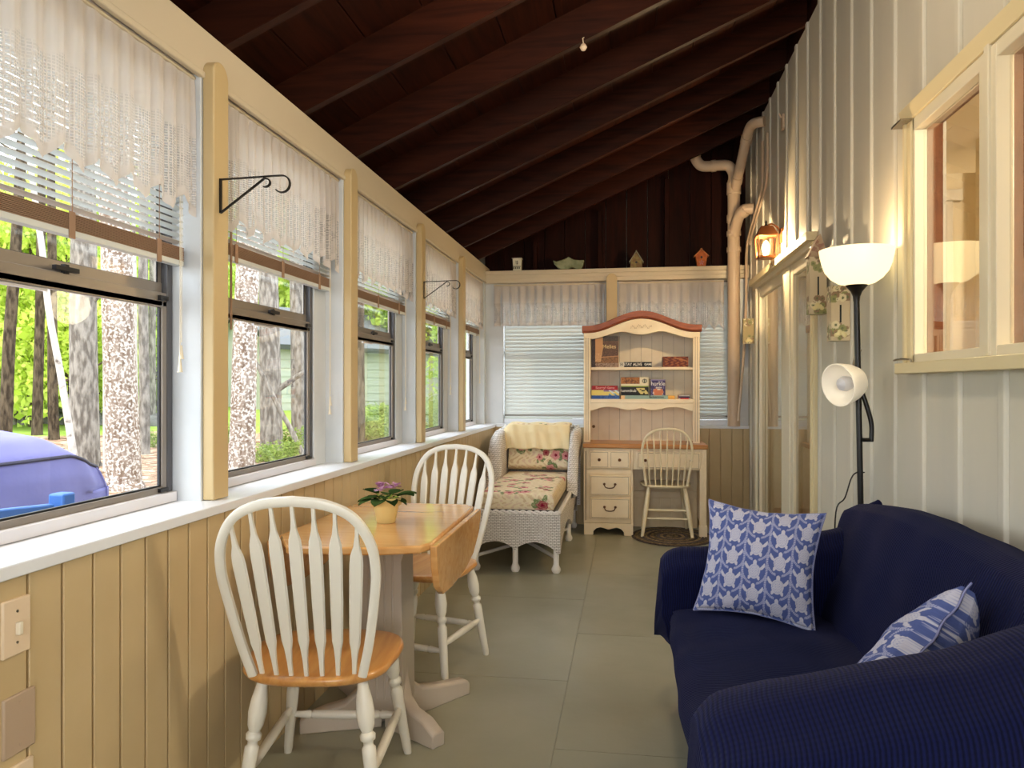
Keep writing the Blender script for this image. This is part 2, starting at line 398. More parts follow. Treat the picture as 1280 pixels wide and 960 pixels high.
M['leafmid'] = leaf('mid green leaves', (144, 174, 66), (204, 222, 112))
M['leafshrub'] = leaf('shrub leaves', (98, 124, 54), (158, 176, 96))
M['leafviolet'] = leaf('violet plant leaves', (34, 52, 26), (70, 92, 48), .15)
M['petal'] = leaf('purple petals', (170, 100, 150), (232, 190, 222), .3)
# ================================================================== THE SETTING
XW = -1.22      # wainscot face
XR = 1.05       # right wall board face
YB = 6.80       # back wainscot face
Y0 = -1.6       # wall behind the camera
rz_ = lambda x: 2.351 + (x + 1.29) * 0.442      # underside of the rafters

# floor ---------------------------------------------------------------------
f = MB()
seams_x = [-1.5, -.25, 1.2]; 
for i in range(len(seams_x) - 1):
    y = Y0 - .1 - (.6 if i else 0)
    while y < 7.0:
        f.box(seams_x[i] + .0012, seams_x[i+1] - .0012, y + .0012, min(y + 1.22, 7.0) - .0012, -.02, 0); y += 1.22
f.box(-1.5, 1.2, Y0 - .7, 7.0, -.06, -.004)
struct(f.build('floor', M['floor']))

# left wall -----------------------------------------------------------------
wl = MB(); y = Y0; k = 0
p = .0957
ys = 1.379 - p * 32
while ys < YB:
    wl.box(-1.30, XW, ys + .004, min(ys + p - .004, YB + .02), 0, .872)
    wl.box(-1.30, XW - .006, ys - .004, ys + .004, 0, .872)
    ys += p
struct(wl.build('wall_left', M['wainscot'], bevel=.0015, seg=1))
PF = [-1.34, -.151, 1.040, 2.229, 3.391, 4.590, 5.771]
wu = MB()
wu.box(-1.50, -1.29, Y0, 7.0, 2.205, 2.351)                # header beam
o = wu.build('trim_1', M['header'], bevel=.004); struct(o)
wc = MB().box(-1.302, -1.283, Y0, 6.86, 2.195, 2.215)      # small bead under the header
struct(wc.build('trim_2', M['header'], bevel=.004))
st = MB()
for pf in PF: st.box(-1.405, -1.292, pf - .097, pf - .003, .89, 2.21)
st.box(-1.47, -1.30, 6.78, 7.0, .89, 2.21)
struct(st.build('wall_left', M['white'], bevel=.003))
# windows: y0, y1 of each frame between the posts
WN = [(-.02, .86), (1.17, 2.125), (2.35, 3.165), (3.53, 4.36), (4.73, 5.545), (5.90, 6.66)]
cs = MB()
for i, (a, b) in enumerate(WN):
    pa, pb = PF[i + 1], PF[i + 2] - .1 if i + 2 < len(PF) else 6.78
    if a - pa > .005: cs.box(-1.405, -1.375, pa - .002, a, .89, 2.21)
    if pb - b > .005: cs.box(-1.405, -1.375, b, pb + .002, .89, 2.21)
    cs.box(-1.405, -1.375, a, b, 2.15, 2.21)
cs.box(-1.405, -1.375, -1.34, -.25, .89, 2.21)
struct(cs.build('trim_3', M['white'], bevel=.003))
sl = MB().box(-1.50, -1.200, Y0, 6.83, .868, .896)
struct(sl.build('trim_4', M['sill'], bevel=.003))
for i, pf in enumerate(PF[1:]):
    yc = pf - .045
    poly = [(pf - .088, .897), (pf, .897), (pf, 2.215)] + [(yc + .0435 * math.cos(R(t)), 2.215 + .043 * math.sin(R(t))) for t in range(15, 180, 15)] + [(pf - .088, 2.215)]
    b = MB().prism(poly, 'yz', -1.292, -1.255)
    struct(b.build('trim_%d' % (5 + i), M['post'], bevel=.004))

def frame_rect(mb, x0, x1, y0, y1, z0, z1, t):
    mb.box(x0, x1, y0, y0 + t, z0, z1); mb.box(x0, x1, y1 - t, y1, z0, z1)
    mb.box(x0, x1, y0 + t, y1 - t, z0, z0 + t); mb.box(x0, x1, y0 + t, y1 - t, z1 - t, z1)
for i, (a, b) in enumerate(WN):
    w_ = thing('window_%d' % (i + 1), kind='structure', loc=(-1.42, (a + b) / 2, .905))
    ox, oy, oz = w_.location
    def B(): return MB()
    def done(mb, n, m, par=w_, **kw):
        mb.v = [(x - ox, y - oy, z - oz) for x, y, z in mb.v]; return mb.build(n, m, par, **kw)
    m = B(); frame_rect(m, -1.412, -1.382, a, b, .897, 2.17, .026); done(m, 'outer_frame', M['aludark'], bevel=.002); m = B(); m.box(-1.40, -1.366, a, b, .897, .927)
    done(m, 'sill_rail', M['aluwhite'], bevel=.002)
    m = B(); frame_rect(m, -1.40, -1.384, a + .026, b - .026, .925, 1.505, .020); m.box(-1.412, -1.384, a + .026, b - .026, 1.488, 1.530)
    lo = done(m, 'lower_sash', M['alu'], bevel=.002)
    m = B(); frame_rect(m, -1.3995, -1.391, a + .045, b - .045, .944, 1.492, .006)
    done(m, 'gasket', M['gasket'])
    m = B(); frame_rect(m, -1.412, -1.402, a + .026, b - .026, 1.535, 2.145, .022); m.box(-1.412, -1.40, a + .026, b - .026, 1.530, 1.562)
    done(m, 'upper_sash', M['alu'], bevel=.002)
    m = B(); frame_rect(m, -1.4025, -1.4005, a + .046, b - .046, 1.556, 2.125, .006); done(m, 'gasket', M['gasket'])
    done(B().box(-1.394, -1.392, a + .048, b - .048, .946, 1.49), 'glass', M['glass'])
    done(B().box(-1.408, -1.406, a + .048, b - .048, 1.558, 2.12), 'glass', M['glass'])
    m = B(); c_ = (a + b) / 2 + .04; m.box(-1.384, -1.372, c_ - .05, c_ + .03, 1.533, 1.545); m.box(-1.392, -1.38, c_ - .012, c_ + .004, 1.528, 1.552)
    done(m, 'sash_latch', M['gasket'], bevel=.001)
    m = B(); m.box(-1.386, -1.374, b - .07, b - .03, 1.505, 1.52); m.box(-1.386, -1.374, b - .07, b - .03, .931, .943)
    done(m, 'sash_latch', M['black'], bevel=.001)
    done(B().box(-1.398, -1.39, a + .30, a + .46, 1.478, 1.487), 'vent_tab', M['aluwhite'])

# right wall ----------------------------------------------------------------
WH = (1.10, 2.955, 1.315, 2.235)      # window hole y0 y1 z0 z1
DH = (4.46, 6.42, 0, 2.06)            # sliding door hole
def clip_spans(y0, y1, top):
    """vertical spans of the wall strip y0..y1 outside both holes"""
    out = [(0, top)]
    for h in (WH, DH):
        if y1 > h[0] + .001 and y0 < h[1] - .001:
            n = []
            for a, b in out:
                if a < h[2]: n.append((a, min(b, h[2])))
                if b > h[3]: n.append((max(a, h[3]), b))
            out = n
    return out
wr = MB(); cuts = [Y0, WH[0], WH[1], DH[0], DH[1], 7.05]
TOPR = 3.385
for a, b in zip(cuts, cuts[1:]):
    for z0, z1 in clip_spans(a, b, TOPR): wr.box(XR, XR + .10, a, b, z0, z1)
struct(wr.build('wall_right', M['siding']))
struct(MB().box(XR - .002, XR + .10, Y0, 7.05, 3.386, 3.62).build('trim_16', M['gable']))
bt = MB(); y = 2.30 - .2925 * 13; k = 0
while y < 6.95:
    for z0, z1 in clip_spans(y - .024, y + .024, TOPR):
        if z1 - z0 > .02: bt.add([(XR + .001, y - .024, z0), (XR - .013, y - .018, z0), (XR - .013, y + .018, z0), (XR + .001, y + .024, z0),
                                   (XR + .001, y - .024, z1), (XR - .013, y - .018, z1), (XR - .013, y + .018, z1), (XR + .001, y + .024, z1)],
                                  [(0, 1, 2, 3), (7, 6, 5, 4), (0, 4, 5, 1), (1, 5, 6, 2), (2, 6, 7, 3), (3, 7, 4, 0)])
    y += .2925
struct(bt.build('wall_right', M['siding'], bevel=.004))

# back wall: wainscot, ledge, window zone, gable ---------------------------
wb = MB(); x = -1.30
while x < XR:
    wb.box(x + .003, min(x + .0957 - .003, XR), YB, YB + .12, 0, .872)
    wb.box(x - .003, x + .003, YB + .006, YB + .12, 0, .872); x += .0957
wb.box(XR - .003, XR + .02, YB + .006, YB + .12, 0, .872)
struct(wb.build('wall_back', M['wainscot'], bevel=.0015, seg=1))
b_ = MB().box(-1.34, XR, YB + .01, YB + .20, .868, .90).box(-1.22, .92, YB + .08, YB + .13, .90, .945)
struct(b_.build('trim_12', M['sill'], bevel=.003))
b_ = MB().box(-1.30, XR, YB - .01, YB + .24, 2.19, 2.300).box(-1.30, XR, YB - .022, YB - .008, 2.262, 2.300).box(-1.30, XR, YB - .016, YB - .008, 2.225, 2.262)
struct(b_.build('trim_13', M['header'], bevel=.004))
b_ = MB()
for a, b in ((-1.40, -1.137), (-.228, -.045), (.905, XR + .02)): b_.box(a, b, YB + .06, YB + .18, .89, 2.2)
struct(b_.build('wall_back', M['white'], bevel=.003))
poly = [(-.188, .90), (-.092, .90), (-.092, 2.205)] + [(-.14 + .047 * math.cos(R(t)), 2.205 + .045 * math.sin(R(t))) for t in range(15, 180, 15)] + [(-.188, 2.205)]
struct(MB().prism(poly, 'xz', YB - .045, YB - .012).build('trim_14', M['post'], bevel=.004))
gb = MB(); x = -1.34
while x < 1.06:
    x1 = min(x + .19, 1.06)
    gb.add([(x + .002, YB + .22, 2.28), (x1 - .002, YB + .22, 2.28), (x1 - .002, YB + .26, 2.28), (x + .002, YB + .26, 2.28),
            (x + .002, YB + .22, rz_(x) + .2), (x1 - .002, YB + .22, rz_(x1) + .2), (x1 - .002, YB + .26, rz_(x1) + .2), (x + .002, YB + .26, rz_(x) + .2)],
           [(0,3,2,1),(4,5,6,7),(0,1,5,4),(1,2,6,5),(2,3,7,6),(3,0,4,7)]); x += .19
for xs in (-.87, -.27, .33): gb.box(xs, xs + .04, YB + .12, YB + .22, 2.30, rz_(xs) + .05)
struct(gb.build('wall_back', M['gable'], bevel=.002, seg=1))
# back windows
for i, (a, b) in enumerate(((-1.17, -.215), (-.055, .905))):
    w_ = thing('window_%d' % (7 + i), kind='structure', loc=((a + b) / 2, YB + .16, .9))
    ox, oy, oz = w_.location
    def done(mb, n, m, par=w_, **kw):
        mb.v = [(x - ox, y - oy, z - oz) for x, y, z in mb.v]; return mb.build(n, m, par, **kw)
    m = MB()
    for q in ((a, a + .04), (b - .04, b)): m.box(q[0], q[1], YB + .14, YB + .18, .945, 2.19)
    for q in (.945, 1.53, 2.15): m.box(a, b, YB + .14, YB + .18, q, q + .04)
    done(m, 'outer_frame', M['alu'], bevel=.002)
    done(MB().box(a + .02, b - .02, YB + .155, YB + .158, .96, 2.16), 'glass', M['glass'])

# ceiling: boards on rafters --------------------------------------------------
sl_ = .442
def rbox(mb, x0, x1, y0, y1, lo, hi):
    mb.add([(x0, y0, rz_(x0) + lo), (x1, y0, rz_(x1) + lo), (x1, y1, rz_(x1) + lo), (x0, y1, rz_(x0) + lo),
            (x0, y0, rz_(x0) + hi), (x1, y0, rz_(x1) + hi), (x1, y1, rz_(x1) + hi), (x0, y1, rz_(x0) + hi)],
           [(0,3,2,1),(4,5,6,7),(0,1,5,4),(1,2,6,5),(2,3,7,6),(3,0,4,7)])
cb = MB(); x = -1.5
while x < 1.15:
    rbox(cb, x + .003, min(x + .235, 1.16) - .003, Y0 - .1, 7.06, .165, .185); x += .235
rbox(cb, -1.5, 1.16, Y0 - .1, 7.06, .187, .24)
struct(cb.build('ceiling', M['roofboard']))
rf = MB(); RY = [2.265 + .597 * k for k in range(-6, 8)]
for yy in RY: rbox(rf, -1.46, XR + .005, yy, yy + .04, 0, .17)
struct(rf.build('ceiling', M['rafter'], bevel=.002, seg=1))

# wall behind the camera
b_ = MB(); FW = (-.75, .85, .75, 2.25)     # opening of the added fill window behind the viewer
b_.box(-1.5, FW[0], Y0 - .1, Y0, 0, 3.6); b_.box(FW[1], 1.15, Y0 - .1, Y0, 0, 3.6); b_.box(FW[0], FW[1], Y0 - .1, Y0, 0, FW[2]); b_.box(FW[0], FW[1], Y0 - .1, Y0, FW[3], 3.6)
struct(b_.build('wall_front', M['interior']))
w_ = thing('window_10', kind='structure', loc=(.05, Y0 - .05, FW[2])); m = MB()  # unseen window added to bring fill light in from behind
for a, b in ((-.80, -.75), (-.025, .025), (.75, .80)): m.box(a, b, -.03, .03, 0, 1.5)
for a in (0, 1.45): m.box(-.8, .8, -.03, .03, a, a + .05)
m.build('outer_frame', M['white'], w_, bevel=.003); MB().box(-.75, .75, -.002, .002, .05, 1.45).build('glass', M['glass'], w_)
# outer skin above the header so that no sky leaks in over the beam
b_ = MB().box(-1.52, -1.46, Y0, 7.05, 2.20, 2.47); struct(b_.build('wall_left', M['header']))
b_ = MB().box(-1.50, -1.30, Y0, 7.05, -.06, .868); b_.box(-1.5, 1.15, YB + .121, 7.05, -.06, .868); b_.box(-1.5, 1.15, YB + .261, 7.06, 2.19, 3.7)
struct(b_.build('wall_left', M['shed']))

# right-wall window: casing, two panes in ivory frames, room behind it ----------
y0, y1, z0, z1 = WH
w_ = thing('window_9', kind='structure', loc=(XR, 2.2, z0)); ox, oy, oz = w_.location
def done(mb, n, m, par=w_, **kw):
    mb.v = [(x - ox, y - oy, z - oz) for x, y, z in mb.v]; return mb.build(n, m, par, **kw)
m = MB(); m.box(XR - .055, XR + .02, y0, y1 + .07, z0 - .022, z0 + .018); done(m, 'window_ledge', M['trimwarm'], bevel=.003)
m = MB(); m.prism([(XR + .01, z1 - .005), (XR - .022, z1 - .005), (XR - .026, z1 + .012), (XR - .034, z1 + .026), (XR - .038, z1 + .044), (XR + .01, z1 + .048)], 'xz', y0, y1 + .075)
done(m, 'head_casing', M['trimwarm'], bevel=.001, seg=1)
m = MB(); m.box(XR - .022, XR + .02, y1, y1 + .055, z0 + .018, z1); m.box(XR - .032, XR - .02, y1 + .035, y1 + .055, z0 + .018, z1); done(m, 'side_casing', M['trimwarm'], bevel=.003)
m = MB()
m.box(XR - .014, XR + .03, y1 - .014, y1, z0 + .018, z1); m.box(XR - .014, XR + .03, y0, y1, z1 - .05, z1); m.box(XR - .014, XR + .03, y0, y1, z0 + .018, z0 + .05)
m.box(XR - .018, XR + .03, 2.315, 2.42, z0 + .02, z1 - .01); m.box(XR - .014, XR + .03, 1.55, 1.64, z0 + .02, z1 - .01)
m.box(XR - .026, XR - .012, 2.345, 2.375, z0 + .02, z1)
done(m, 'sash_frame', M['doorwhite'], bevel=.003)
for a, b in ((2.42, y1 - .014), (1.64, 2.315), (y0, 1.55)): done(MB().box(XR + .018, XR + .021, a, b, z0 + .05, z1 - .05), 'glass', M['glassroom'])
m = MB(); m.box(XR + .03, XR + .085, y1 - .014, y1 + .01, z0, z1); m.box(XR + .03, XR + .085, y0, y1, z1 - .03, z1 + .01); m.box(XR + .03, XR + .085, y0, y1, z0 - .01, z0 + .025)
m.box(XR + .03, XR + .085, 2.345, 2.385, z0, z1); m.box(XR + .03, XR + .115, y0 - .01, y0 + .03, z0, z1)
done(m, 'inner_jamb', M['jamb'], bevel=.002)
m = MB(); m.tube([(XR - .05, y1 + .09, z0 + .03), (XR - .045, y1 + .03, z0 + .034), (XR - .03, y1 - .02, z0 + .03), (XR - .022, y1 - .03, z0 + .0)], .004); m.box(XR - .06, XR - .02, y1 - .01, y1 + .09, z1 - .012, z1 - .005)
done(m, 'window_hook', M['chrome'])

# sliding door with two glass leaves, warm head board -----------------------------
d_ = thing('door_1', kind='structure', loc=(XR, 5.4, 0)); ox, oy, oz = d_.location
def done(mb, n, m, par=d_, **kw):
    mb.v = [(x - ox, y - oy, z - oz) for x, y, z in mb.v]; return mb.build(n, m, par, **kw)
m = MB(); m.box(XR - .06, XR + .01, 4.42, 6.44, 2.065, 2.115); done(m, 'head_board', M['trimwarm'], bevel=.004)
m = MB(); m.box(XR - .03, XR + .10, 4.46, 6.42, 2.03, 2.066); m.box(XR - .02, XR + .10, 6.36, 6.42, 0, 2.03); m.box(XR - .035, XR - .015, 6.26, 6.30, 0, 2.03); m.box(XR - .01, XR + .1, 6.24, 6.36, 0, 2.03)
done(m, 'door_frame', M['doorwhite'], bevel=.004)
m = MB(); m.box(XR - .024, XR + .10, 4.40, 4.48, 0, 2.06); m.box(XR - .034, XR - .01, 4.42, 4.45, 0, 2.06); done(m, 'side_casing', M['trimwarm'], bevel=.004)
m = MB(); m.box(XR - .005, XR + .03, 5.02, 5.12, 0.02, 2.03); m.box(XR - .012, XR + .03, 5.10, 5.36, .02, 2.03)
m.box(XR - .005, XR + .03, 4.48, 4.52, .02, 2.03); m.box(XR - .004, XR + .03, 4.48, 6.24, 1.955, 2.03); m.box(XR - .004, XR + .03, 4.48, 6.24, .02, .12)
done(m, 'door_leaf', M['doorwhite'], bevel=.005)
done(MB().box(XR + .012, XR + .015, 4.52, 5.05, .12, 1.96), 'glass', M['glassdoor'])
done(MB().box(XR + .012, XR + .015, 5.34, 6.24, .12, 1.96), 'glass', M['glassdoor'])

# the room on the other side of the right wall
b_ = MB(); b_.box(XR + .1, 4.0, .2, 8.0, -.06, .001)
struct(b_.build('floor', M['jamb']))
b_ = MB(); b_.box(4.0, 4.1, .2, 8.0, 0, 2.6); b_.box(XR + .1, 4.1, .1, .2, 0, 2.6); b_.box(XR + .1, 4.1, 8, 8.1, 0, 2.6); b_.box(2.2, 2.32, 4.2, 6.8, 0, 2.5)
b_.box(1.75, 1.80, 4.05, 4.14, 0, 2.5) ; b_.box(1.15, 2.25, 4.20, 4.26, 0, 2.35)
struct(b_.build('wall_right', M['interior']))
b_ = MB(); b_.box(XR + .1, 4.1, .1, 8.1, 2.5, 2.6); struct(b_.build('ceiling', M['interior']))
b_ = MB()
for q in (1.30, 1.37, 1.62): b_.box(q, q + .035, 4.165, 4.20, 0, 2.2)
b_.box(1.25, 1.7, 4.16, 4.20, 2.2, 2.26); struct(b_.build('trim_15', M['header'], bevel=.004))
# ================================================================== WINDOW DRESSING
def lerp3(a, b, t): return tuple(a[i] + (b[i] - a[i]) * t for i in range(3))
def valance(y0, y1, x, ztop, zbot, label, group, alongx=False, npl=19, teeth=7, amp=.013, seed=0, loc=None, pointed=True):
    rnd = random.Random(seed); L_ = y1 - y0; nu = npl * 10; nv = 34
    ph = [rnd.uniform(-.5, .5) for _ in range(npl + 2)]; am = [rnd.uniform(.6, 1.3) for _ in range(npl + 2)]
    cols = []; mb = MB(); vs = []
    for j in range(nv + 1):
        v = j / nv
        for i in range(nu + 1):
            u = i / nu
            q = u * npl; k = int(q)
            off = amp * (.35 + .65 * min(1, v * 3)) * (am[min(k, npl)] * math.sin(2 * PI * q + ph[k] * .8) * .8 + .25 * math.sin(4 * PI * q + 1))
            tooth = abs(((u * teeth) % 1) - .5) * 2            # 1 at the points
            zb = zbot - (.058 * (tooth) if pointed else .006 * tooth)
            z = ztop + (zb - ztop) * v
            if v < .06: off *= .5
            a = y0 + L_ * u
            pt = (a, x - off, z) if alongx else (x + off, a, z)
            vs.append(pt)
            # cloth density: tight at gathers and hem, net pattern in the lower half
            dens = .84 + .12 * abs(math.sin(2 * PI * q * .5 + ph[k]))
            g = 0
            if v > .93: dens = .97
            elif v > .45:
                w_ = abs(((u * teeth * 1.0 + .5) % 1) - .5) * 2
                diamond = w_ * .8 + abs(v - .72) * 2.6
                g = 1.0 if diamond < .85 else .35
                dens = .96 if diamond < .85 else .90
            if v < .05: dens = .95
            cols.append((dens, g, 0))
    fs = [(j*(nu+1)+i, j*(nu+1)+i+1, (j+1)*(nu+1)+i+1, (j+1)*(nu+1)+i) for j in range(nv) for i in range(nu)]
    c = ((y0 + y1) / 2, x, ztop) if alongx else (x, (y0 + y1) / 2, ztop)
    t = thing('valance_curtain', label, 'curtain', c, group=group)
    mb.add([(p[0]-c[0], p[1]-c[1], p[2]-c[2]) for p in vs], fs)
    mb.build('cloth', M['lace'], t, smooth='all', colors=cols)
    r = MB()
    if alongx: r.tube([(-L_/2, 0, -.012), (L_/2, 0, -.012)], .006)
    else: r.tube([(0, -L_/2, -.012), (0, L_/2, -.012)], .006)
    r.build('curtain_rod', M['header'], t, smooth=True)
    return t
GV = 'lace valances along the window wall'
vn = ['largest and nearest lace valance, at the left edge above the covered grill',
      'lace valance behind the nearer black hanging bracket, second window from the front',
      'lace valance over the middle window of the left wall',
      'lace valance behind the farther black hanging bracket, fourth window',
      'narrow-looking lace valance on the last left window beside the back corner']
for i in range(6):
    a = PF[i + 1] + .004; b = (PF[i + 2] - .101) if i + 2 < len(PF) else 6.765
    if i == 0: continue
    valance(a, b, -1.312, 2.203, 1.822, vn[i - 1], GV, npl=17, teeth=9, seed=i)

def blind(a, b, x, zbot, zcord, label, group, stack=.056):
    """horizontal slat blind hanging in a left window"""
    t = thing('slat_blind', label, 'blind', (x, (a + b) / 2, 2.16), group=group)
    oy = (a + b) / 2; L_ = (b - a) / 2
    MB().box(-.014, .014, -L_, L_, -.03, .0).build('head_rail', M['blind'], t, bevel=.002)
    m = MB(); z = -.045; zs = zbot + stack - 2.16
    while z > zs:
        rot = Matrix.Rotation(R(-13), 3, 'Y')
        m.obox((0, 0, z), (.0245, 2 * L_, .0011), rot); z -= .0205
    m.build('slats', M['blind'], t)
    m = MB(); z = zs
    while z > zbot + .018 - 2.16: m.box(-.013, .013, -L_, L_, z - .0022, z); z -= .0042
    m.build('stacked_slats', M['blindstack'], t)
    MB().box(-.013, .013, -L_, L_, zbot - 2.16, zbot + .016 - 2.16).build('bottom_rail', M['blind'], t, bevel=.002)
    for q in (-.82, -.05, .72):
        m = MB(); m.box(.0145, .0155, L_*q - .001, L_*q + .001, zs, -.03); m.box(.0135, .016, L_*q - .010, L_*q + .010, zbot - 2.165, zs + .004)
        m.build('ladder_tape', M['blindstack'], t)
    m = MB(); cy = L_ - .035
    m.tube([(.022, cy, -.02), (.022, cy, zcord + .05 - 2.16)], .0013, 6); m.tube([(.024, cy + .008, -.02), (.023, cy + .006, zcord + .09 - 2.16)], .0013, 6)
    c = m.build('pull_cord', M['cord'], t)
    m = MB()
    for dy, dz in ((0, .0), (.006, .04)): m.lathe([(.0001, .042), (.0035, .040), (.004, .028), (.007, .004), (.009, 0), (.0001, 0)], (.022, cy + dy, zcord + dz - 2.16), 10)
    m.build('cord_tassel', M['cord'], c, smooth=True)
    m = MB(); m.tube([(.024, -L_ + .03, -.02), (.024, -L_ + .03, -.72 if i else -.95)], .004, 6)
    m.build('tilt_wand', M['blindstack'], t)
    return t
GB = 'slat blinds in the left windows'
bd = [(1.42 - .20, 2.115, 1.613, 1.29), (2.34, 3.262, 1.678, 1.12), (3.46, 4.43, 1.678, 1.10), (4.66, 5.60, 1.678, 1.18), (5.84, 6.74, 1.70, 1.27)]
bn = ['white slat blind pulled half up in the nearest left window, above the covered grill',
      'white slat blind in the second left window, behind the nearer black bracket',
      'white slat blind in the third left window, in front of the shed roof',
      'white slat blind in the fourth left window, below the farther black bracket',
      'white slat blind in the farthest left window by the back corner']
for i, (a, b, zb, zc) in enumerate(bd): blind(a, b, -1.350, zb, zc, bn[i], GB)

def back_blind(a, b, label):
    t = thing('closed_slat_blind', label, 'blind', ((a + b) / 2, YB + .115, 2.17), group='closed blinds on the back wall'); L_ = (b - a) / 2
    MB().box(-L_, L_, -.02, .012, -.03, 0).build('head_rail', M['blind'], t, bevel=.002)
    m = MB(); z = -.045
    while z > .975 - 2.17: m.obox((0, 0, z), (2 * L_, .0012, .042), Matrix.Rotation(R(-26), 3, 'X')); z -= .034
    m.build('slats', M['blind'], t)
    MB().box(-L_, L_, -.012, .012, .948 - 2.17, .966 - 2.17).build('bottom_rail', M['blind'], t, bevel=.002)
back_blind(-1.13, -.225, 'closed white slat blind behind the floral wicker lounge')
back_blind(-.045, .895, 'closed slat blind showing at the right side of the hutch')
valance(-1.22, -.20, YB + .045, 2.185, 1.80, 'gathered lace valance on the back wall above the wicker lounge', 'lace valances on the back wall', True, npl=13, teeth=13, amp=.022, seed=21, pointed=False)
valance(-.08, .84, YB + .045, 2.185, 1.80, 'gathered lace valance on the back wall right above the hutch crown', 'lace valances on the back wall', True, npl=10, teeth=11, amp=.020, seed=22)

# black hanging brackets ------------------------------------------------------
def bracket(y, zt, label, flip=1):
    t = thing('hanging_bracket', label, 'bracket', (-1.255, y, zt), group='black plant hanging brackets')
    m = MB()
    m.box(0, .004, -.006, .006, -.105, .002)
    pts = [(.002, 0, 0), (.10, 0, .002), (.18, 0, .004)] + [(.205 + .027 * math.cos(R(a)) * .95, 0, -.022 + .026 * math.sin(R(a))) for a in range(95, -150, -18)]
    m.sweep(pts, (0, 1, 0), .0022, .006)
    m.build('bracket_arm', M['iron'], t)
    m = MB(); br = [(.002, 0, -.104), (.145, 0, -.004)]
    m.sweep(br, (0, 1, 0), .0022, .006)
    m.sweep([(.145, 0, -.002)] + [(.150 + .016 * math.cos(R(a)), 0, -.016 + .013 * math.sin(R(a))) for a in range(70, -120, -20)], (0, 1, 0), .0022, .006)
    m.build('brace', M['iron'], t)
bracket(2.178, 1.892, 'black scrolled hanging bracket on the nearest cream post')
bracket(4.545, 1.896, 'smaller-looking black scrolled bracket on the third post, near the back')

# wall plates on the wainscot ----------------------------------------------------
def wall_plate(y0, y1, z0, z1, m, label, toggle=False, name='wall_plate', cat='plate'):
    t = thing(name, label, cat, (XW, (y0 + y1) / 2, (z0 + z1) / 2)); hy = (y1 - y0) / 2; hz = (z1 - z0) / 2
    MB().box(-.004, .006, -hy, hy, -hz, hz).build('cover_plate', m, t, bevel=.003)
    for q in (-.55, .55) if toggle else (-.72, .72): MB().lathe([(.0001, .0016), (.003, .001), (.003, 0)], (.006, 0, q * hz), 10, Matrix.Rotation(R(90), 3, 'Y')).build('screw', M['chrome'] if toggle else m, t, smooth=True)
    if toggle: MB().box(.005, .016, -.005, .005, -.016, .010).build('toggle', M['cord'], t, bevel=.002)
wall_plate(1.310, 1.380, .708, .822, M['plate'], 'ivory light switch plate high on the left wainscot', True, 'light_switch', 'light switch')
wall_plate(1.312, 1.393, .508, .628, M['platetaupe'], 'blank taupe wall plate below the light switch')
wall_plate(1.316, 1.388, .37, .486, M['plate'], 'ivory wall plate cut by the bottom left corner, under the taupe one')

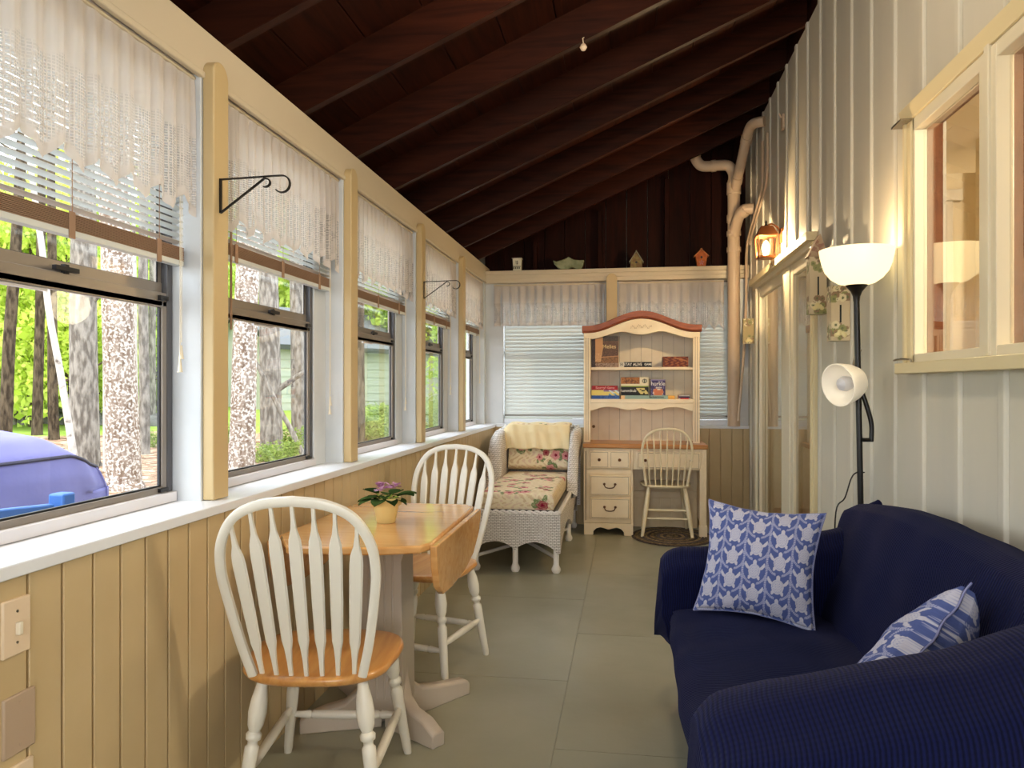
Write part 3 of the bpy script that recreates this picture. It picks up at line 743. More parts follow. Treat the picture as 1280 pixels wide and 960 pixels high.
# ================================================================== CHAIRS
def spun_leg(mb, p0, p1, r, style):
    if style == 'turned': prof = [(0, r*.62), (.05, r*.75), (.3, r*.86), (.5, r), (.56, r*1.0), (.575, r*.7), (.60, r*.7), (.61, r*1.05), (.64, r*1.12), (.66, r*.75), (.70, r*1.1), (.78, r*1.3), (.86, r*1.15), (.94, r*.8), (1, r*.7)]
    elif style == 'stretch': prof = [(0, r*.7), (.1, r*.9), (.17, r*1.15), (.19, r*.8), (.21, r*1.1), (.5, r*1.2), (.79, r*1.1), (.81, r*.8), (.83, r*1.15), (.9, r*.9), (1, r*.7)]
    elif style == 'plain': prof = [(0, r*.75), (.5, r*1.15), (.8, r*1.05), (1, r*.8)]
    else: prof = [(0, r*.7), (.5, r*1.1), (1, r*.7)]
    mb.turned(p0, p1, prof, 14)
def chair(name, label, loc, rz, feet, seatz, sw, sd, hoop, htop, lean, spin, frame_m, seat_m, arrow=True, style='turned', legr=.02, hooph=.0125, hoopd=.010, basez=.018):
    """faces +y.  feet: four (x, y) ; hoop: (half width, height) control points from the seat up"""
    t = thing(name, label, 'chair', loc, rz)
    n = 40; ring = []
    for i in range(n):
        a = 2 * PI * i / n; cx, sy = math.cos(a), math.sin(a)
        ex = .62
        x = sw/2 * math.copysign(abs(cx) ** ex, cx); y = sd/2 * math.copysign(abs(sy) ** ex, sy)
        if sy < 0: x *= 1 - .16 * (abs(y) / (sd/2)) ** 2
        x *= 1 - .05 * math.exp(-((y + sd*.12) / .05) ** 2)
        ring.append((x, y))
    th = .032 if arrow else .026
    def R_(k, z): return [(x*k, y*k, z) for x, y in ring]
    mb = MB().rings([R_(.90, seatz - th), R_(.97, seatz - th*.75), R_(1, seatz - th*.4), R_(.985, seatz - .003), R_(.95, seatz), R_(.7, seatz - .006), R_(.3, seatz - .008)])
    mb.build('seat', seat_m, t, smooth=True, angle=60)
    tops = [(math.copysign(abs(fx) * .72, fx), fy * .72) for fx, fy in feet]
    legs = []
    for (fx, fy), (tx, ty) in zip(feet, tops):
        mb = MB(); spun_leg(mb, (fx, fy, 0), (tx, ty, seatz - th + .004), legr, style); mb.build('leg', frame_m, t, smooth=True, angle=60)
        legs.append((Vector((fx, fy, 0)), Vector((tx, ty, seatz - th))))
    def at(i, f): return legs[i][0].lerp(legs[i][1], f)
    # feet order: rear left, rear right, front right, front left
    ss = 'stretch' if style == 'turned' else 'bar'
    for a, b, f in ((0, 3, .40), (1, 2, .40), (0, 1, .34 if arrow else .55)):
        mb = MB(); spun_leg(mb, at(a, f), at(b, f), legr * .62, ss); mb.build('stretcher', frame_m, t, smooth=True, angle=60)
    if not arrow:
        mb = MB(); spun_leg(mb, at(0, .38), at(1, .38), legr*.6, ss); mb.build('stretcher', frame_m, t, smooth=True)
    else:
        mb = MB(); spun_leg(mb, at(3, .34), at(2, .34), legr*.62, ss); mb.build('stretcher', frame_m, t, smooth=True)
    yb = -sd/2 + .035; H = hoop[-1][1]
    def lift(x, h): return Vector((x, yb - lean * (h / H) - .02 * (h / H) ** 2, seatz - .004 + h))
    side = smooth_pts([(w_, h, 0) for w_, h in hoop], 6)
    pr = [(p.x, p.y) for p in side]
    path = [lift(-x, h) for x, h in pr] + [lift(x, h) for x, h in reversed(pr[:-1])]
    nrm = Vector((0, 1, (lean) / H)).normalized()
    MB().sweep(path, nrm, hooph, hoopd).build('back_hoop', frame_m, t, smooth=True, angle=50)
    def hoop_h(x):
        best = H
        for (xa, ha), (xb, hb) in zip(pr, pr[1:]):
            if ha > H * .45 and min(xa, xb) <= abs(x) <= max(xa, xb): best = ha + (hb - ha) * ((abs(x) - xa) / (xb - xa) if abs(xb - xa) > 1e-6 else 0)
        return best
    for k in range(spin):
        q = (k / (spin - 1) - .5) * 2
        xb = q * htop[0]; xt = q * htop[1]
        hh = hoop_h(xt) - .006
        p0 = lift(xb, 0) + Vector((0, .006 - .045 * (1 - q*q) * .35, 0)); p1 = lift(xt, hh)
        d = (p1 - p0); L_ = d.length; d.normalize(); side_ = d.cross(nrm).normalized()
        mb = MB()
        if arrow:
            prof = [(0, .0065), (.10, .008), (.17, .011), (.22, .0155), (.45, .0175), (.74, .0185), (.80, .0165), (.86, .009), (.92, .006), (1, .0055)]
            rs = []
            for f_, w_ in prof:
                c = p0 + d * L_ * f_; tk = .0055 if .15 < f_ < .88 else .0055
                rs.append([c + side_*w_*.75 + nrm*tk, c - side_*w_*.75 + nrm*tk, c - side_*w_, c - side_*w_*.75 - nrm*tk, c + side_*w_*.75 - nrm*tk, c + side_*w_])
            mb.rings(rs)
        else: mb.turned(p0, p1, [(0, .0055), (.4, .0075), (1, .005)], 10)
        mb.build('spindle', frame_m, t, smooth=True, angle=40)
    return t
HOOP = [(.152, 0), (.176, .10), (.196, .22), (.206, .31), (.196, .39), (.155, .460), (.085, .495), (0, .505)]
chair('arrow_back_chair', 'white arrow-back chair with honey seat in the foreground, back to the camera', (-.900, 2.150, 0), R(8),
      [(-.195, -.185), (.195, -.185), (.205, .30), (-.205, .30)],   .452, .458, .43, HOOP, (.128, .165), .13, 7, M['chairwhite'], M['honeyy'])
chair('arrow_back_chair', 'white arrow-back chair with honey seat on the far side of the table, facing the camera', (-.895, 3.275, 0), R(180 - 14),
      [(-.20, -.215), (.20, -.215), (.205, .20), (-.205, .20)], .452, .445, .43, HOOP, (.128, .165), .11, 7, M['chairwhite'], M['honeyy'])
DH_ = [(.165, 0), (.180, .10), (.196, .22), (.200, .30), (.180, .385), (.125, .445), (.06, .468), (0, .474)]
chair('spindle_back_chair', 'ivory hoop-back chair with thin round spindles tucked into the cream desk', (.318, 6.475, 0), 0,
      [(-.20, -.19), (.205, -.19), (.19, .215), (-.19, .215)], .43, .43, .40, DH_, (.135, .165), .09, 7, M['deskchair'], M['deskchair'], arrow=False, style='plain', legr=.0175, hooph=.010, hoopd=.008)

# ================================================================== DROP-LEAF TABLE
T = thing('drop_leaf_table', 'small honey maple drop-leaf table on a greyed white pedestal, by the window wall', 'table', (-.88, 2.68, 0))
def tl(pts): return [(x + .88, y - 2.68) for x, y in pts]
top = tl([(-1.035, 2.175), (-.76, 2.195), (-.63, 2.245), (-.608, 2.30), (-.622, 3.015), (-.66, 3.06), (-1.09, 3.06), (-1.125, 3.0), (-1.125, 2.32)])
MB().prism(top, 'xy', .732, .757).build('table_top', M['honey'], T, bevel=.006)
leafp = [(2.285, .748), (3.01, .748), (3.005, .72), (2.965, .66), (2.86, .60), (2.72, .572), (2.50, .563), (2.385, .572), (2.325, .61), (2.295, .68)]
MB().prism([(y - 2.68, z) for y, z in leafp], 'yz', .268, .290).build('drop_leaf', M['honey'], T, bevel=.004)
MB().prism([(y - 2.68, z) for y, z in leafp], 'yz', -.275, -.255).build('drop_leaf', M['honey'], T, bevel=.004)
for y in (2.42, 2.66, 2.86): MB().box(.252, .272, y - 2.68, y - 2.64, .728, .736).build('leaf_hinge', M['chrome'], T)
m = MB()
m.prism([(-.085, .09), (-.075, .62), (-.11, .70), (-.12, .732), (.12, .732), (.11, .70), (.078, .62), (.085, .09), (.07, .06), (-.07, .06)], 'xz', -.075, .075)
for x in (-.045, -.015, .015, .045): m.box(x - .003, x + .003, -.079, -.07, .12, .66)
m.build('pedestal', M['tablebase'], T, bevel=.012, seg=3)
m = MB().box(-.02, .02, -.30, .30, .69, .732).box(-.18, .18, -.02, .02, .69, .732); m.build('apron_bar', M['tablebase'], T, bevel=.004)
for fx, fy in ((.235, -.15), (.225, .325), (-.29, -.11), (-.28, .30)):
    d = Vector((fx, fy, 0)); L_ = d.length; d.normalize(); s_ = Vector((-d.y, d.x, 0)); m = MB()
    prof = [(.02, .0, .40), (.07, .0, .36), (.085, .0, .22), (.11, .0, .135), (.15, .0, .10), (.22, .0, .085), (L_ - .02, 0, .062), (L_, 0, .05)]
    rs = []
    for dd, lo, hi in prof:
        w_ = .028; c = d * dd
        rs.append([c + s_*w_ + Vector((0,0,lo)), c + s_*w_ + Vector((0,0,hi - .008)), c + s_*w_*.6 + Vector((0,0,hi)), c - s_*w_*.6 + Vector((0,0,hi)), c - s_*w_ + Vector((0,0,hi - .008)), c - s_*w_ + Vector((0,0,lo))])
    m.rings(rs); m.build('foot', M['tablebase'], T, smooth=True, bevel=.004, angle=50)

# potted violet ----------------------------------------------------------------
P = thing('potted_violet', 'purple African violet in a cream clay pot on the drop-leaf table', 'plant', (-.862, 2.615, .757))
m = MB().lathe([(.0001, 0), (.031, 0), (.034, .004), (.045, .062), (.051, .062), (.054, .066), (.055, .088), (.051, .091), (.046, .086), (.044, .078)], n=40)
m.build('pot', M['terracotta'], P, smooth=True)
MB().lathe([(.0001, .082), (.03, .081), (.046, .078)], n=24).build('soil', M['soil'], P, smooth=True)
rnd = random.Random(4); m = MB(); stems = MB()
for k in range(16):
    a = 2*PI*k/16*1.0 + rnd.uniform(-.2, .2); L_ = rnd.uniform(.045, .072); r0 = rnd.uniform(.005, .02); el = rnd.uniform(.2, .9) if k % 2 else rnd.uniform(0, .3)
    base = Vector((math.cos(a)*r0, math.sin(a)*r0, .084)); out = Vector((math.cos(a), math.sin(a), el*.55)); tip0 = base + out * (.02 + rnd.uniform(.0, .012))
    sd_ = Vector((-math.sin(a), math.cos(a), 0)); W_ = L_ * .42
    def lf(u, v):
        t_ = v; w2 = W_ * math.sin(PI * min(1, t_ * .93 + .05)) ** .7
        p = tip0 + out * L_ * t_ + Vector((0, 0, -.022 * t_*t_)) + sd_ * (u - .5) * 2 * w2 + Vector((0, 0, abs(u - .5) * .010))
        return tuple(p)
    m.grid(lf, 4, 7); stems.tube([base, tip0 + out * .004], .0018, 6)
m.build('leaves', M['leafviolet'], P, smooth='all', solid=.0012)
stems.build('stems', M['leafmid'], P, smooth=True)
m = MB()
for k in range(13):
    c = Vector((rnd.uniform(-.020, .044), rnd.uniform(-.03, .02), rnd.uniform(.115, .142)))
    for q in range(6):
        a = q * PI / 3 + rnd.random(); e = Vector((math.cos(a), math.sin(a), rnd.uniform(-.3, .7))).normalized(); s2 = e.cross(Vector((0, 0, 1))).normalized()
        m.add([c, c + e*.010 + s2*.008, c + e*.018 + s2*.004, c + e*.018 - s2*.004, c + e*.010 - s2*.008], [(0, 1, 2, 3, 4)])
m.build('flowers', M['petal'], P)

# ================================================================== SOFA
def uvgrid(mb_name, fn, nu, nv, parent, m, su, sv, sub=0):
    """surface with a metric UV map so that the ribs keep their size"""
    mb = MB().grid(fn, nu, nv); o = mb.build(mb_name, m, parent, smooth='all', sub=sub)
    me = o.data; uvl = me.uv_layers.new(name='uv'); n = nu + 1
    for l in me.loops:
        i = l.vertex_index % n; j = l.vertex_index // n
        uvl.data[l.index].uv = (i / nu * su, j / nv * sv)
    return o
SO = thing('loveseat', 'navy loveseat in a ribbed slipcover, filling the lower right foreground', 'sofa', (.60, 2.16, 0))
ox, oy = .60, 2.16
def wr_(x, y, a=.004): return a * (math.sin(x*23 + y*7) + math.sin(y*31 - x*11 + 1.3) + .6*math.sin(x*9 - y*17))
def backtop(y):
    q = (y - 2.16) / .90
    return .875 - .085 * abs(q) ** 2.2 - .04 * max(0, abs(q) - .9) * 10 * .3
def back_fn(u, v):
    # v: 0 front bottom -> over the top -> 1 rear bottom ; u along y
    y = 1.24 + 1.82 * u; H = backtop(y)
    e = min(u, 1 - u) / .06; e = 1 if e > 1 else math.sin(e * PI / 2)
    prof = [(0, (.66, .36)), (.30, (.735, .60)), (.45, (.775, H - .09)), (.53, (.80, H - .025)), (.60, (.85, H)), (.66, (.91, H - .005)), (.72, (.965, H - .045)), (.78, (1.0, H - .14)), (1, (1.015, .03))]
    x = interp(v, [(a, b[0]) for a, b in prof]); z = interp(v, [(a, b[1]) for a, b in prof])
    cx = .90
    x = cx + (x - cx) * (.75 + .25 * e); z = z - (1 - e) * .035
    return (x - ox + wr_(y, z, .003), y - oy, z)
b1 = uvgrid('backrest', back_fn, 96, 60, SO, M['navy'], 1.82, 1.5)
mm = MB()
for yy in (1.2, 3.06): pass
# end caps of the backrest
capv = [back_fn(0, j / 40) for j in range(41)]; m = MB().add(capv, [tuple(range(41))]); capv2 = [back_fn(1, j / 40) for j in range(41)]; m.add(capv2, [tuple(range(41))]); m.build('back_side', M['navy'], SO)
ARM = [(.10, .60), (.115, .645), (.15, .672), (.25, .708), (.40, .745), (.56, .785), (.70, .835), (.84, .862), (.98, .85)]
def arm_fn(yin, yout, far):
    s_ = 1 if yout > yin else -1
    def fn(u, v):
        # u: along x from the front; v: across, inner bottom -> top -> outer bottom
        x = .125 + .88 * u
        T_ = interp(x, ARM) if not far else interp(x, [(.1, .58), (.13, .62), (.2, .638), (.5, .66), (.75, .72), (.98, .80)])
        if u < .06: T_ -= .02 * (1 - u / .06) ** 2
        Wd = abs(yout - yin)
        prof = [(0, (.0, .30)), (.28, (.0, T_ - .12)), (.38, (.02, T_ - .05)), (.46, (.30*1, T_ - .004)), (.5, (.45, T_)), (.56, (.62, T_ - .006)), (.66, (.95, T_ - .055)), (.74, (1.02, T_ - .13)), (.84, (.98, T_ - .26)), (1, (.99, .03))]
        yy = interp(v, [(a, b[0]) for a, b in prof]); z = interp(v, [(a, b[1]) for a, b in prof])
        if u < .05: yy = .5 + (yy - .5) * (.93 + .07 * u / .05); 
        x += .10 * max(0, (.42 - z) / .42) * (1 - u)
        return (x - ox + wr_(v * 2, z, .002), yin + s_ * yy * Wd - oy + wr_(x, z, .003), z + wr_(x, v, .0015))
    return fn
for yin, yout, far in ((1.545, 1.235, False), (2.80, 3.045, True)):
    fn = arm_fn(yin, yout, far)
    A = uvgrid('arm', fn, 60, 60, SO, M['navy'], .9, 1.3)
    pts = [fn(0, j / 60) for j in range(61)]
    cx_ = sum(p[1] for p in pts) / 61
    n_ = 8
    def front(u, v):
        p = pts[int(round(u * 60))]; c = (p[0] + .0, cx_, .30)
        k = v
        return (p[0] - .022 * math.sin(k * PI / 2), p[1] + (c[1] - p[1]) * k * 1.0, p[2] + (c[2] - p[2]) * k) 
    uvgrid('arm_front', front, 60, n_, SO, M['navy'], 1.0, .2)
def seat_fn(u, v):
    y = 1.52 + 1.31 * u; q = (u - .5) * 2
    prof = [(0, (.205, .02)), (.18, (.175, .22)), (.26, (.150, .34)), (.32, (.135, .405)), (.37, (.145, .435)), (.43, (.185, .452)), (.6, (.34, .462)), (.85, (.60, .455)), (1, (.80, .43))]
    x = interp(v, [(a, b[0]) for a, b in prof]); z = interp(v, [(a, b[1]) for a, b in prof])
    x += .02 * q*q * (1 if v < .4 else 0)
    return (x - ox + wr_(y, z, .002), y - oy, z - .015 * abs(q) ** 6 + wr_(x, y, .003))
uvgrid('seat', seat_fn, 80, 50, SO, M['navy'], 1.31, 1.1)
m = MB().box(.24 - ox, 1.0 - ox, 1.28 - oy, 3.02 - oy, .04, .40); m.build('frame', M['navy'], SO)
# tuck fold of the slipcover by the far arm
m = MB().tube(smooth_pts([(.74 - ox, 2.80 - oy, .50), (.80 - ox, 2.83 - oy, .66), (.84 - ox, 2.86 - oy, .79), (.90 - ox, 2.89 - oy, .825)]), .014, 10); m.build('cover_fold', M['navy'], SO, smooth=True)
m = MB().tube(smooth_pts([(.62 - ox, 1.60 - oy, .50), (.74 - ox, 1.57 - oy, .66), (.80 - ox, 1.58 - oy, .80), (.90 - ox, 1.6 - oy, .86)]), .013, 10); m.build('cover_fold', M['navy'], SO, smooth=True)

# turtle cushions ------------------------------------------------------------------
def turtle(u, v, nx, ny):
    """blue and pale turtle ogee print; returns a colour. u, v in 0..1"""
    U = u * nx; V = v * ny
    best = 0
    for col in (math.floor(U) - 1, math.floor(U), math.floor(U) + 1):
        shift = .5 if col % 2 else 0
        row = round(V - shift); 
        for rw in (row - 1, row, row + 1):
            dx = U - (col + .5); dy = (V - (rw + shift)) * 1.0
            adx = abs(dx)
            sh = (dx / .25) ** 2 + ((dy + .02) / .26) ** 2 if dy > -.02 else (dx / .25) ** 2 + ((dy + .02) / .36) ** 2
            if sh < .70: return 4 if (sh > .60 or (math.sin(dx * 62) * math.sin(dy * 58) > .45)) else 3
            if sh < 1: best = max(best, 3); continue
            if (dx / .085) ** 2 + ((dy - .30) / .12) ** 2 < 1: best = max(best, 3)
            px, py = adx - .33, dy - .13; c_, s_ = math.cos(-.9), math.sin(-.9); a, b = px*c_ - py*s_, px*s_ + py*c_
            if (a / .19) ** 2 + ((b - 1.2 * a * a) / .062) ** 2 < 1: best = max(best, 3)
            px, py = adx - .20, dy + .33
            if (px / .06) ** 2 + (py / .09) ** 2 < 1: best = max(best, 3)
            # beaded arcs
            rr = math.hypot(dx, (dy + .02) * .92)
            if .47 < rr < .56 and dy < .25 and adx > .12:
                ang = math.atan2(dy, dx); best = max(best, 2 if (ang * 9) % 1 > .25 else 0)
    return best
PALE = lin((184, 184, 200)); PALE2 = lin((150, 156, 190)); BLUE = lin((78, 92, 146)); DOT = lin((158, 162, 194))
def cushion(label, loc, mtx, size, thick, seed, nx, ny, N=230):
    t = thing('turtle_print_cushion', label, 'cushion', loc, group='blue and white turtle print cushions')
    t.rotation_euler = mtx.to_euler()
    rnd = random.Random(seed)
    def surf(side):
        def fn(u, v):
            a, b = u*2 - 1, v*2 - 1
            e = max(0, (1 - a*a)) ** .45 * max(0, (1 - b*b)) ** .45
            pinch = 1 - .10 * (1 - b*b) * abs(a) ** 3
            pinch2 = 1 - .10 * (1 - a*a) * abs(b) ** 3
            x = size/2 * a * pinch * (1 + .03 * abs(a*b)); z = size/2 * b * pinch2 * (1 + .03 * abs(a*b))
            y = side * (thick/2 * e + .004 + .0035 * math.sin(a*9 + b*5 + seed) * e + .004 * math.sin(a*4 - b*11) * (1 - e))
            if max(abs(a), abs(b)) > .965: y = side * .003 + .003 * math.sin((a + b) * 14)
            return (x, y, z)
        return fn
    for side, nm in ((-1, 'front_cloth'), (1, 'back_cloth')):
        cols = []
        for j in range(N + 1):
            for i in range(N + 1):
                u, v = i / N, j / N
                c = turtle(u, v, nx, ny)
                cl = (BLUE, BLUE, DOT, PALE, PALE2)[c]
                k = .94 + .1 * rnd.random()
                cols.append((cl[0]*k, cl[1]*k, cl[2]*k))
        MB().grid(surf(side), N, N).build(nm, M['print'], t, smooth='all', colors=cols)
    m = MB(); s_ = size / 2
    path = []
    for a0, b0, a1, b1 in ((-1, -1, 1, -1), (1, -1, 1, 1), (1, 1, -1, 1), (-1, 1, -1, -1)):
        for k in range(20):
            a = a0 + (a1 - a0) * k / 20; b = b0 + (b1 - b0) * k / 20; fu = surf(1)((a + 1) / 2, (b + 1) / 2); path.append((fu[0], 0.003 * math.sin((a+b)*14), fu[2]))
    path.append(path[0]); m.tube(path, .0024, 6); m.build('seam', M['seam'], t, smooth=True)
    return t
M['print'] = attr_mat('turtle print cloth', .85, bump=(300, .15), spec=.15)
M['seam'] = mat('pale blue seam', (130, 134, 178), .8)
def basis(xv, zv):
    x = Vector(xv).normalized(); z = Vector(zv); z = (z - x * z.dot(x)).normalized(); y = z.cross(x); return Matrix((x, y, z)).transposed()
# first cushion leans back on the far arm
m1 = basis((.385, -.135, -.02), (.0, .17, .40))
cushion('square turtle print cushion leaning on the far arm of the navy loveseat', (.450, 2.705, .638), m1, .388, .15, 1, 5, 5.0)
m2 = basis((.26, -.05, .17), (-.04, -.24, .30))
cushion('turtle print cushion tilted on one corner behind the near arm of the loveseat', (.610, 1.78, .565), basis((.62, .50, .50), (.0, -.62, .78)), (.395), .20, 2, 5, 5.0)

# ================================================================== FLOOR LAMP
LX, LY = .900, 3.165
F = thing('floor_lamp', 'black torchiere floor lamp with a glowing bowl shade and a side reading shade', 'lamp', (LX + .03, LY, 0))
def FL(p): return (p[0] - LX - .03, p[1] - LY, p[2])
MB().lathe([(.0001, 0), (.10, 0), (.10, .012), (.09, .02), (.02, .03), (.012, .05)], (0, 0, 0), 32).build('base', M['black'], F, smooth=True)
MB().tube([(0, 0, .03), (-.03, 0, 1.60)], .0115, 12).build('pole', M['black'], F, smooth=True)
MB().lathe([(.012, 0), (.014, .02), (.022, .04), (.038, .058), (.042, .064), (.0001, .064)], (-.03, 0, 1.585), 28).build('bowl_holder', M['black'], F, smooth=True)
bowl = [(r_ * .92, z_ * .96) for r_, z_ in [(.040, 0), (.075, .010), (.105, .030), (.128, .058), (.140, .090), (.1480, .125), (.1520, .148), (.1480, .148), (.136, .10), (.118, .055), (.09, .026), (.04, .008)]]
M['bowl'] = mat('frosted glowing glass', (190, 170, 130), .6, trans=.0, emit=((255, 234, 178), 1.0))
nt = M['bowl'].node_tree
MB().lathe(bowl, (-.03, 0, 1.648), 48).build('bowl_shade', M['bowl'], F, smooth=True)
M['bulb'] = mat('lit bulb', (255, 230, 180), .5, emit=((255, 224, 160), 8))
MB().lathe([(.0001, .06), (.018, .055), (.026, .035), (.02, .012), (.012, 0), (.0001, 0)], (-.03, 0, 1.672), 16).build('bulb', M['bulb'], F, smooth=True)
lamp('torchiere_light', 'POINT', (LX - .02, LY, 1.75), 3.0, (1.0, .78, .52), .06)
# reading shade, its bulb, the black side arm and the flex
hd = Vector((-.86, -.48, -.16)).normalized()
mx_ = hd.to_track_quat('Z', 'Y').to_matrix()
c0 = Vector((-.055, -.005, 1.262))
M['shade2'] = mat('frosted white shade', (244, 238, 226), .45, emit=((255, 236, 200), .10))
MB().lathe([(.018, 0), (.035, .006), (.058, .028), (.074, .062), (.083, .10), (.086, .125), (.082, .125), (.07, .065), (.05, .032), (.018, .008)], c0 - hd * .06, 40, mx_).build('reading_shade', M['shade2'], F, smooth=True)
MB().lathe([(.012, 0), (.014, .02), (.026, .045), (.031, .068), (.024, .088), (.012, .095), (.0001, .097)], c0 - hd * .04, 24, mx_).build('reading_bulb', M['aluwhite'], F, smooth=True)
MB().tube(smooth_pts([(-.018, .0, 1.395), (-.03, .003, 1.36), (-.03, .02, 1.325), c0 - hd * .06]), .009, 12).build('reading_neck', M['chrome'], F, smooth=True)
MB().tube(smooth_pts([(-.020, -.004, 1.25), (.002, -.01, 1.18), (.022, -.012, 1.10), (.022, -.012, 1.03)]), .009, 10).build('bracket_arm', M['black'], F, smooth=True)
m = MB().tube([(-.01, -.012, 1.035), (.028, -.012, 1.035)], .008, 8); m.build('arm_clip', M['black'], F, smooth=True)
m = MB().tube(smooth_pts([(.0, -.0, .905), (-.03, -.005, .905), (-.05, 0, .88), (-.07, .015, .80), (-.10, .03, .74), (-.10, .04, .5), (-.08, .05, .03)]), .0028, 8); m.build('power_cord', M['black'], F, smooth=True)
# ================================================================== WICKER LOUNGE
def mixc(a, b, t): return tuple(a[i] * (1 - t) + b[i] * t for i in range(3))
CR = lin((238, 224, 192)); ROSE = lin((150, 26, 56)); PINK = lin((214, 112, 132)); GRN = lin((120, 138, 92)); BEI = lin((214, 188, 150))
def floral(sites, x, y):
    c = CR; n = math.sin(x*61 + 3*math.sin(y*47)) * math.sin(y*53 + 2*math.sin(x*39))
    if n > .45: c = mixc(CR, BEI, .8)
    if n < -.55: c = mixc(CR, (.62, .35, .30), .35)
    for sx, sy, r, k in sites:
        dx, dy = x - sx, y - sy; d = math.hypot(dx, dy); a = math.atan2(dy, dx)
        rr = r * (1 + .12 * math.sin(5*a + sx*40))
        if k == 2:
            if (dx*math.cos(sx*30) + dy*math.sin(sx*30)) ** 2 / (r*r) + (-dx*math.sin(sx*30) + dy*math.cos(sx*30)) ** 2 / (r*r*.3) < 1: c = GRN if (a * 3) % 1 > .2 else mixc(GRN, CR, .5)
        elif d < rr:
            q = d / rr; pet = .5 + .5 * math.sin(a * 3 + q * 14)
            base = ROSE if k == 0 else PINK
            c = mixc(base, mixc(base, CR, .55), pet * .7 * q + (.25 if k else .05))
            if q < .3: c = mixc(ROSE, (.05, .0, .01), .2)
    return c
def sites(seed, w_, h_, n):
    r = random.Random(seed); out = []
    for k in range(n):
        x, y = r.uniform(0, w_), r.uniform(0, h_); rad = r.uniform(.022, .042); kk = r.choice((0, 1, 1))
        for q in range(3): a = r.uniform(0, 6.28); out.append((x + math.cos(a) * rad * 1.25, y + math.sin(a) * rad * 1.25, rad * .75, 2))
        out.append((x, y, rad, kk))
    return out
M['floral'] = attr_mat('rose print cotton', .85, spec=.15)
M['yellowcloth'] = mat('pale yellow cloth', (240, 222, 178), .8, bump=(14, .5), spec=.2)
W = thing('wicker_lounge', 'white wicker chaise lounge with rose-print cushions in the back left corner', 'lounge chair', (-.75, 5.9, 0)); ox, oy = -.75, 5.9
XL_, XR_ = -1.045, -.440; YF = 4.965; YR = 6.64
# front apron with three scalloped points
poly = [(XL_, .40), (XL_, .135)]
def scal(x0, x1, zp0, zp1, zt, n=14): return [(x0 + (x1 - x0)*k/n, (zp0 + (zp1-zp0)*k/n) + (zt - max(zp0, zp1)) * math.sin(PI*k/n) ** .7) for k in range(n + 1)]
poly += scal(XL_ + .02, -.745, .135, .150, .215)[0:] + scal(-.745, XR_ - .02, .150, .135, .215)[1:] + [(XR_, .135), (XR_, .40)]
MB().prism([(x - ox, z) for x, z in poly], 'xz', YF - oy, YF + .025 - oy).build('front_apron', M['wicker'], W)
def sidepoly():
    p = [(YF + .026, .40), (YF + .026, .135)] + scal(YF + .04, 5.98, .135, .15, .26) + [(6.10, .15)] + scal(6.12, YR - .03, .15, .15, .25) + [(YR, .15), (YR, .40)]
    return [(y - oy, z) for y, z in p]
for xx in (XL_, XR_ - .025): MB().prism(sidepoly(), 'yz', xx - ox, xx + .025 - ox).build('side_apron', M['wicker'], W)
m = MB(); rim = [(XL_ + .01, YR), (XL_ + .01, YF + .01), (XR_ - .012, YF + .01), (XR_ - .012, 5.98)]
pts = []
for (a, b), (c, d) in zip(rim, rim[1:]):
    n = int(math.hypot(c - a, d - b) / .012)
    for k in range(n): pts.append((a + (c-a)*k/n, b + (d-b)*k/n))
for off in (0, PI * .66, PI * 1.33):
    q = []
    for k, (x, y) in enumerate(pts):
        ph = k * .55 + off; q.append((x - ox + .009*math.cos(ph), y - oy + .009*math.cos(ph), .402 + .010*math.sin(ph)))
    m.tube(q, .008, 6)
m.build('braided_rim', M['wickerplain'], W, smooth=True)
MB().box(XL_ + .02 - ox, XR_ - .02 - ox, YF + .02 - oy, YR - oy, .398, .416).build('shade_gap', M['black'], W)  # thin black box paints the shaded gap under the seat cushion
def wfoot(x, y):
    MB().lathe([(.0001, 0), (.022, .002), (.031, .018), (.031, .032), (.022, .05), (.019, .06), (.019, .16)], (x - ox, y - oy, 0), 16).build('leg', M['wickerplain'], W, smooth=True)
for x, y in ((XL_ + .03, YF + .03), (-.745, YF + .03), (XR_ - .03, YF + .03), (XR_ - .03, 6.05), (XL_ + .03, 6.05), (XR_ - .03, YR - .03), (XL_ + .03, YR - .03)): wfoot(x, y)
m = MB().tube([(XL_ + .03 - ox, 5.0 - oy, .10), (XR_ - .03 - ox, 6.05 - oy, .10)], .013, 8); m.build('stretcher', M['wickerplain'], W, smooth=True)
m = MB().tube([(XR_ - .03 - ox, 5.0 - oy, .10), (XL_ + .03 - ox, 6.05 - oy, .10)], .013, 8); m.build('stretcher', M['wickerplain'], W, smooth=True)
# arms: high rolled wings
TOPL = [(5.93, .40), (5.97, .47), (6.03, .62), (6.09, .76), (6.17, .845), (6.28, .875), (6.45, .885), (6.66, .89)]
def wing(side):
    def fn(u, v):
        y = 5.93 + .73 * u ** 1.2; zt = interp(y, TOPL)
        prof = [(0, (-.005, .38)), (.35, (-.002, .38 + (zt - .38) * .75)), (.45, (.01, zt - .01)), (.5, (.035, zt + .004)), (.58, (.065, zt - .012)), (.66, (.085, zt - .06 if zt > .5 else zt - .02)), (1, (.035, .36))]
        dx = interp(v, [(a, b[0]) for a, b in prof]) * (1.0 if side > 0 else 1.45); z = interp(v, [(a, b[1]) for a, b in prof])
        lean_ = (zt - .4) * .0
        base = (-.475 if side > 0 else -1.015)
        return (base + side * dx - ox, y - oy, max(z, .36))
    return fn
for s_ in (1, -1): MB().grid(wing(s_), 40, 40).build('wing_arm', M['wicker'], W, smooth='all')
